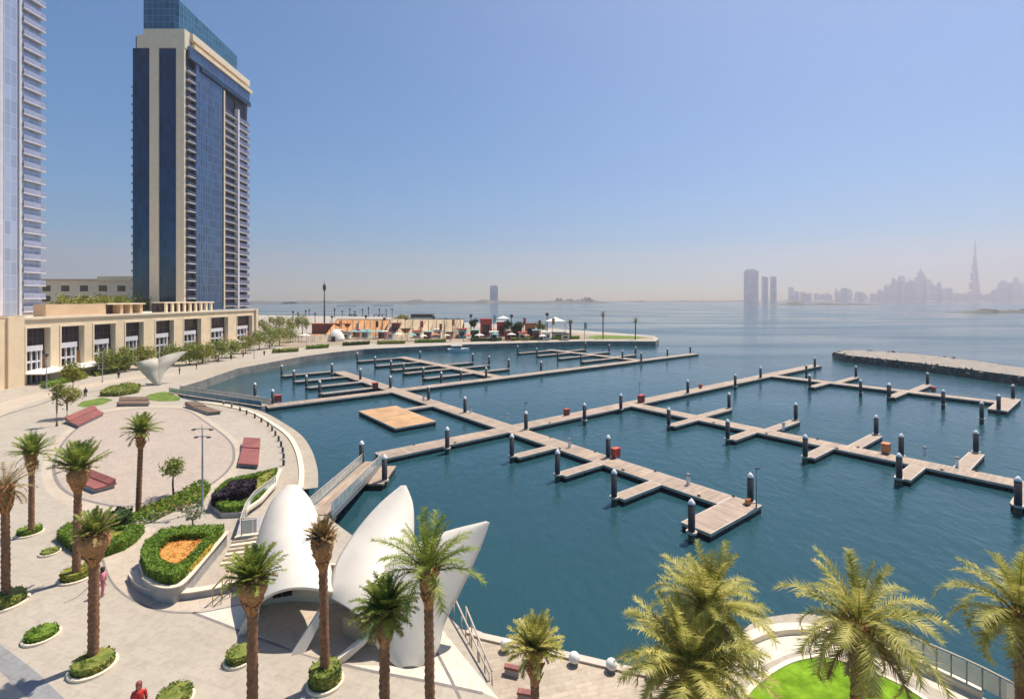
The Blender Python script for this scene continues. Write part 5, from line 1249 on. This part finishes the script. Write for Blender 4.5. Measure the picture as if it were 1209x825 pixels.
# ------------------------------------------------------------------ people
def person(label, loc, facing, top, bottom, hair_long=False, skirt=False, hair='hair'):
    t = thing('person', label, 'person', loc, facing)
    me = bpy.data.meshes.new('body'); J = {}
    V = [(0,0,.95),(0,0,1.15),(0,0,1.38),(0,-.01,1.47),(0,-.02,1.56),(0,-.02,1.66),
         (.19,0,1.38),(.24,.02,1.12),(.25,-.06,.88),(.25,-.09,.78),(-.19,0,1.38),(-.24,.02,1.12),(-.25,-.06,.88),(-.25,-.09,.78),
         (.09,0,.90),(.10,-.02,.48),(.10,.03,.07),(.10,-.13,.04),(-.09,0,.90),(-.10,.03,.48),(-.10,.10,.07),(-.10,-.05,.04)]
    Ed = [(0,1),(1,2),(2,3),(3,4),(4,5),(2,6),(6,7),(7,8),(8,9),(2,10),(10,11),(11,12),(12,13),(0,14),(14,15),(15,16),(16,17),(0,18),(18,19),(19,20),(20,21)]
    rad = [.15,.13,.15,.055,.095,.085,.065,.05,.038,.035,.065,.05,.038,.035,.095,.065,.045,.035,.095,.065,.045,.035]
    me.from_pydata(V, Ed, []); o = bpy.data.objects.new('body', me); COL.objects.link(o); o.parent = t
    sk = o.modifiers.new('skin', 'SKIN'); lay = me.skin_vertices[0] if me.skin_vertices else None
    if lay is None:
        bm_ = None
    else:
        for i, r in enumerate(rad): lay.data[i].radius = (r, r*.8 if i < 3 else r)
        lay.data[0].use_root = True
    sb = o.modifiers.new('sub', 'SUBSURF'); sb.levels = 2; sb.render_levels = 2; me.materials.append(M['skin'])
    mb = MB(); mb.lathe([(.16,1.0),(.175,.97),(.165,1.15),(.185,1.32),(.15,1.43),(.07,1.48)], 14); 
    for s_ in (-1,1): mb.tube([(s_*.15,0,1.39),(s_*.215,.01,1.26),(s_*.245,.02,1.1),(s_*.25,-.03,.98)], [.085,.078,.066,.056], 9)
    sc_ = mb.build('shirt', M[top], t)
    mb = MB()
    if skirt: mb.lathe([(.30,.12),(.26,.5),(.18,.98),(.16,1.02)], 14)
    else:
        for s_, k in ((1,0),(-1,.04)): mb.tube([(s_*.08,0,1.0),(s_*.09,-.01+k,.75),(s_*.10,-.02+k*.8,.48),(s_*.10,.03+k,.1)], [.125,.11,.085,.07], 10)
    mb.build('skirt' if skirt else 'trousers', M[bottom], t)
    mb = MB(); mb.lathe([(.09,1.60-(.22 if hair_long else 0)),(.115,1.62),(.122,1.68),(.10,1.75),(.03,1.785)], 14, (0,.02,0)); mb.build('headscarf' if hair != 'hair' else 'hair', M[hair], t)
    mb = MB()
    for s_ in (-1,1):
        for k in range(4): mb.tube([(s_*.25+(k-1.5)*.006, -.10+.02*(k-1.5), .76),(s_*.25,-.11+.022*(k-1.5),.70),(s_*.245,-.105+.022*(k-1.5),.665-.006*abs(k-1.4))], [.010,.009,.007], 5)
        mb.tube([(s_*.235,-.13,.77),(s_*.225,-.15,.73)], [.012,.009], 5)
    mb.build('hands', M['skin'], t)
    mb = MB(); mb.lathe([(.016,0),(.012,.02)], 6, (0,-.115,1.625)); mb.tube([(-.03,-.1,1.595),(.03,-.1,1.595)], .006, 4)
    for s_ in (-1,1): mb.lathe([(.012,0),(.012,.012)], 6, (s_*.035,-.098,1.655)); mb.lathe([(.012,0),(.018,.02),(.012,.04)], 6, (s_*.10,-.01,1.62))
    mb.build('face', M['skin'], t)
    return t
person('person in red clothes at the bottom edge seen from above', at(164,20.9), .6, 'red_cloth', 'darkred', True, True, 'darkred')
person('person in pink clothes walking behind the sparse brownish palm', G(121.5,703), 2.4, 'pink_cloth', 'pink_cloth', True, False)
person('person in dark clothes standing on the path beyond the oval plaza', G(101,468.5), 1.0, 'dark_cloth', 'dark_cloth')

for i, (u, v) in enumerate([(258,428),(273,424.5),(287,421.5),(232,436),(212,442),(176,446),(140,446.5),(312,420),(330,417)]):
    g = G(u, v); src = [o for o in COL.objects if o.name.startswith('person') and o.type == 'EMPTY'][2]
    dup(src, g, rnd.uniform(0,6), f'small figure in dark clothes on the promenade, {ORD[sorted([258,273,287,232,212,176,140,312,330]).index(u)]} from the left', 'people on the promenade')
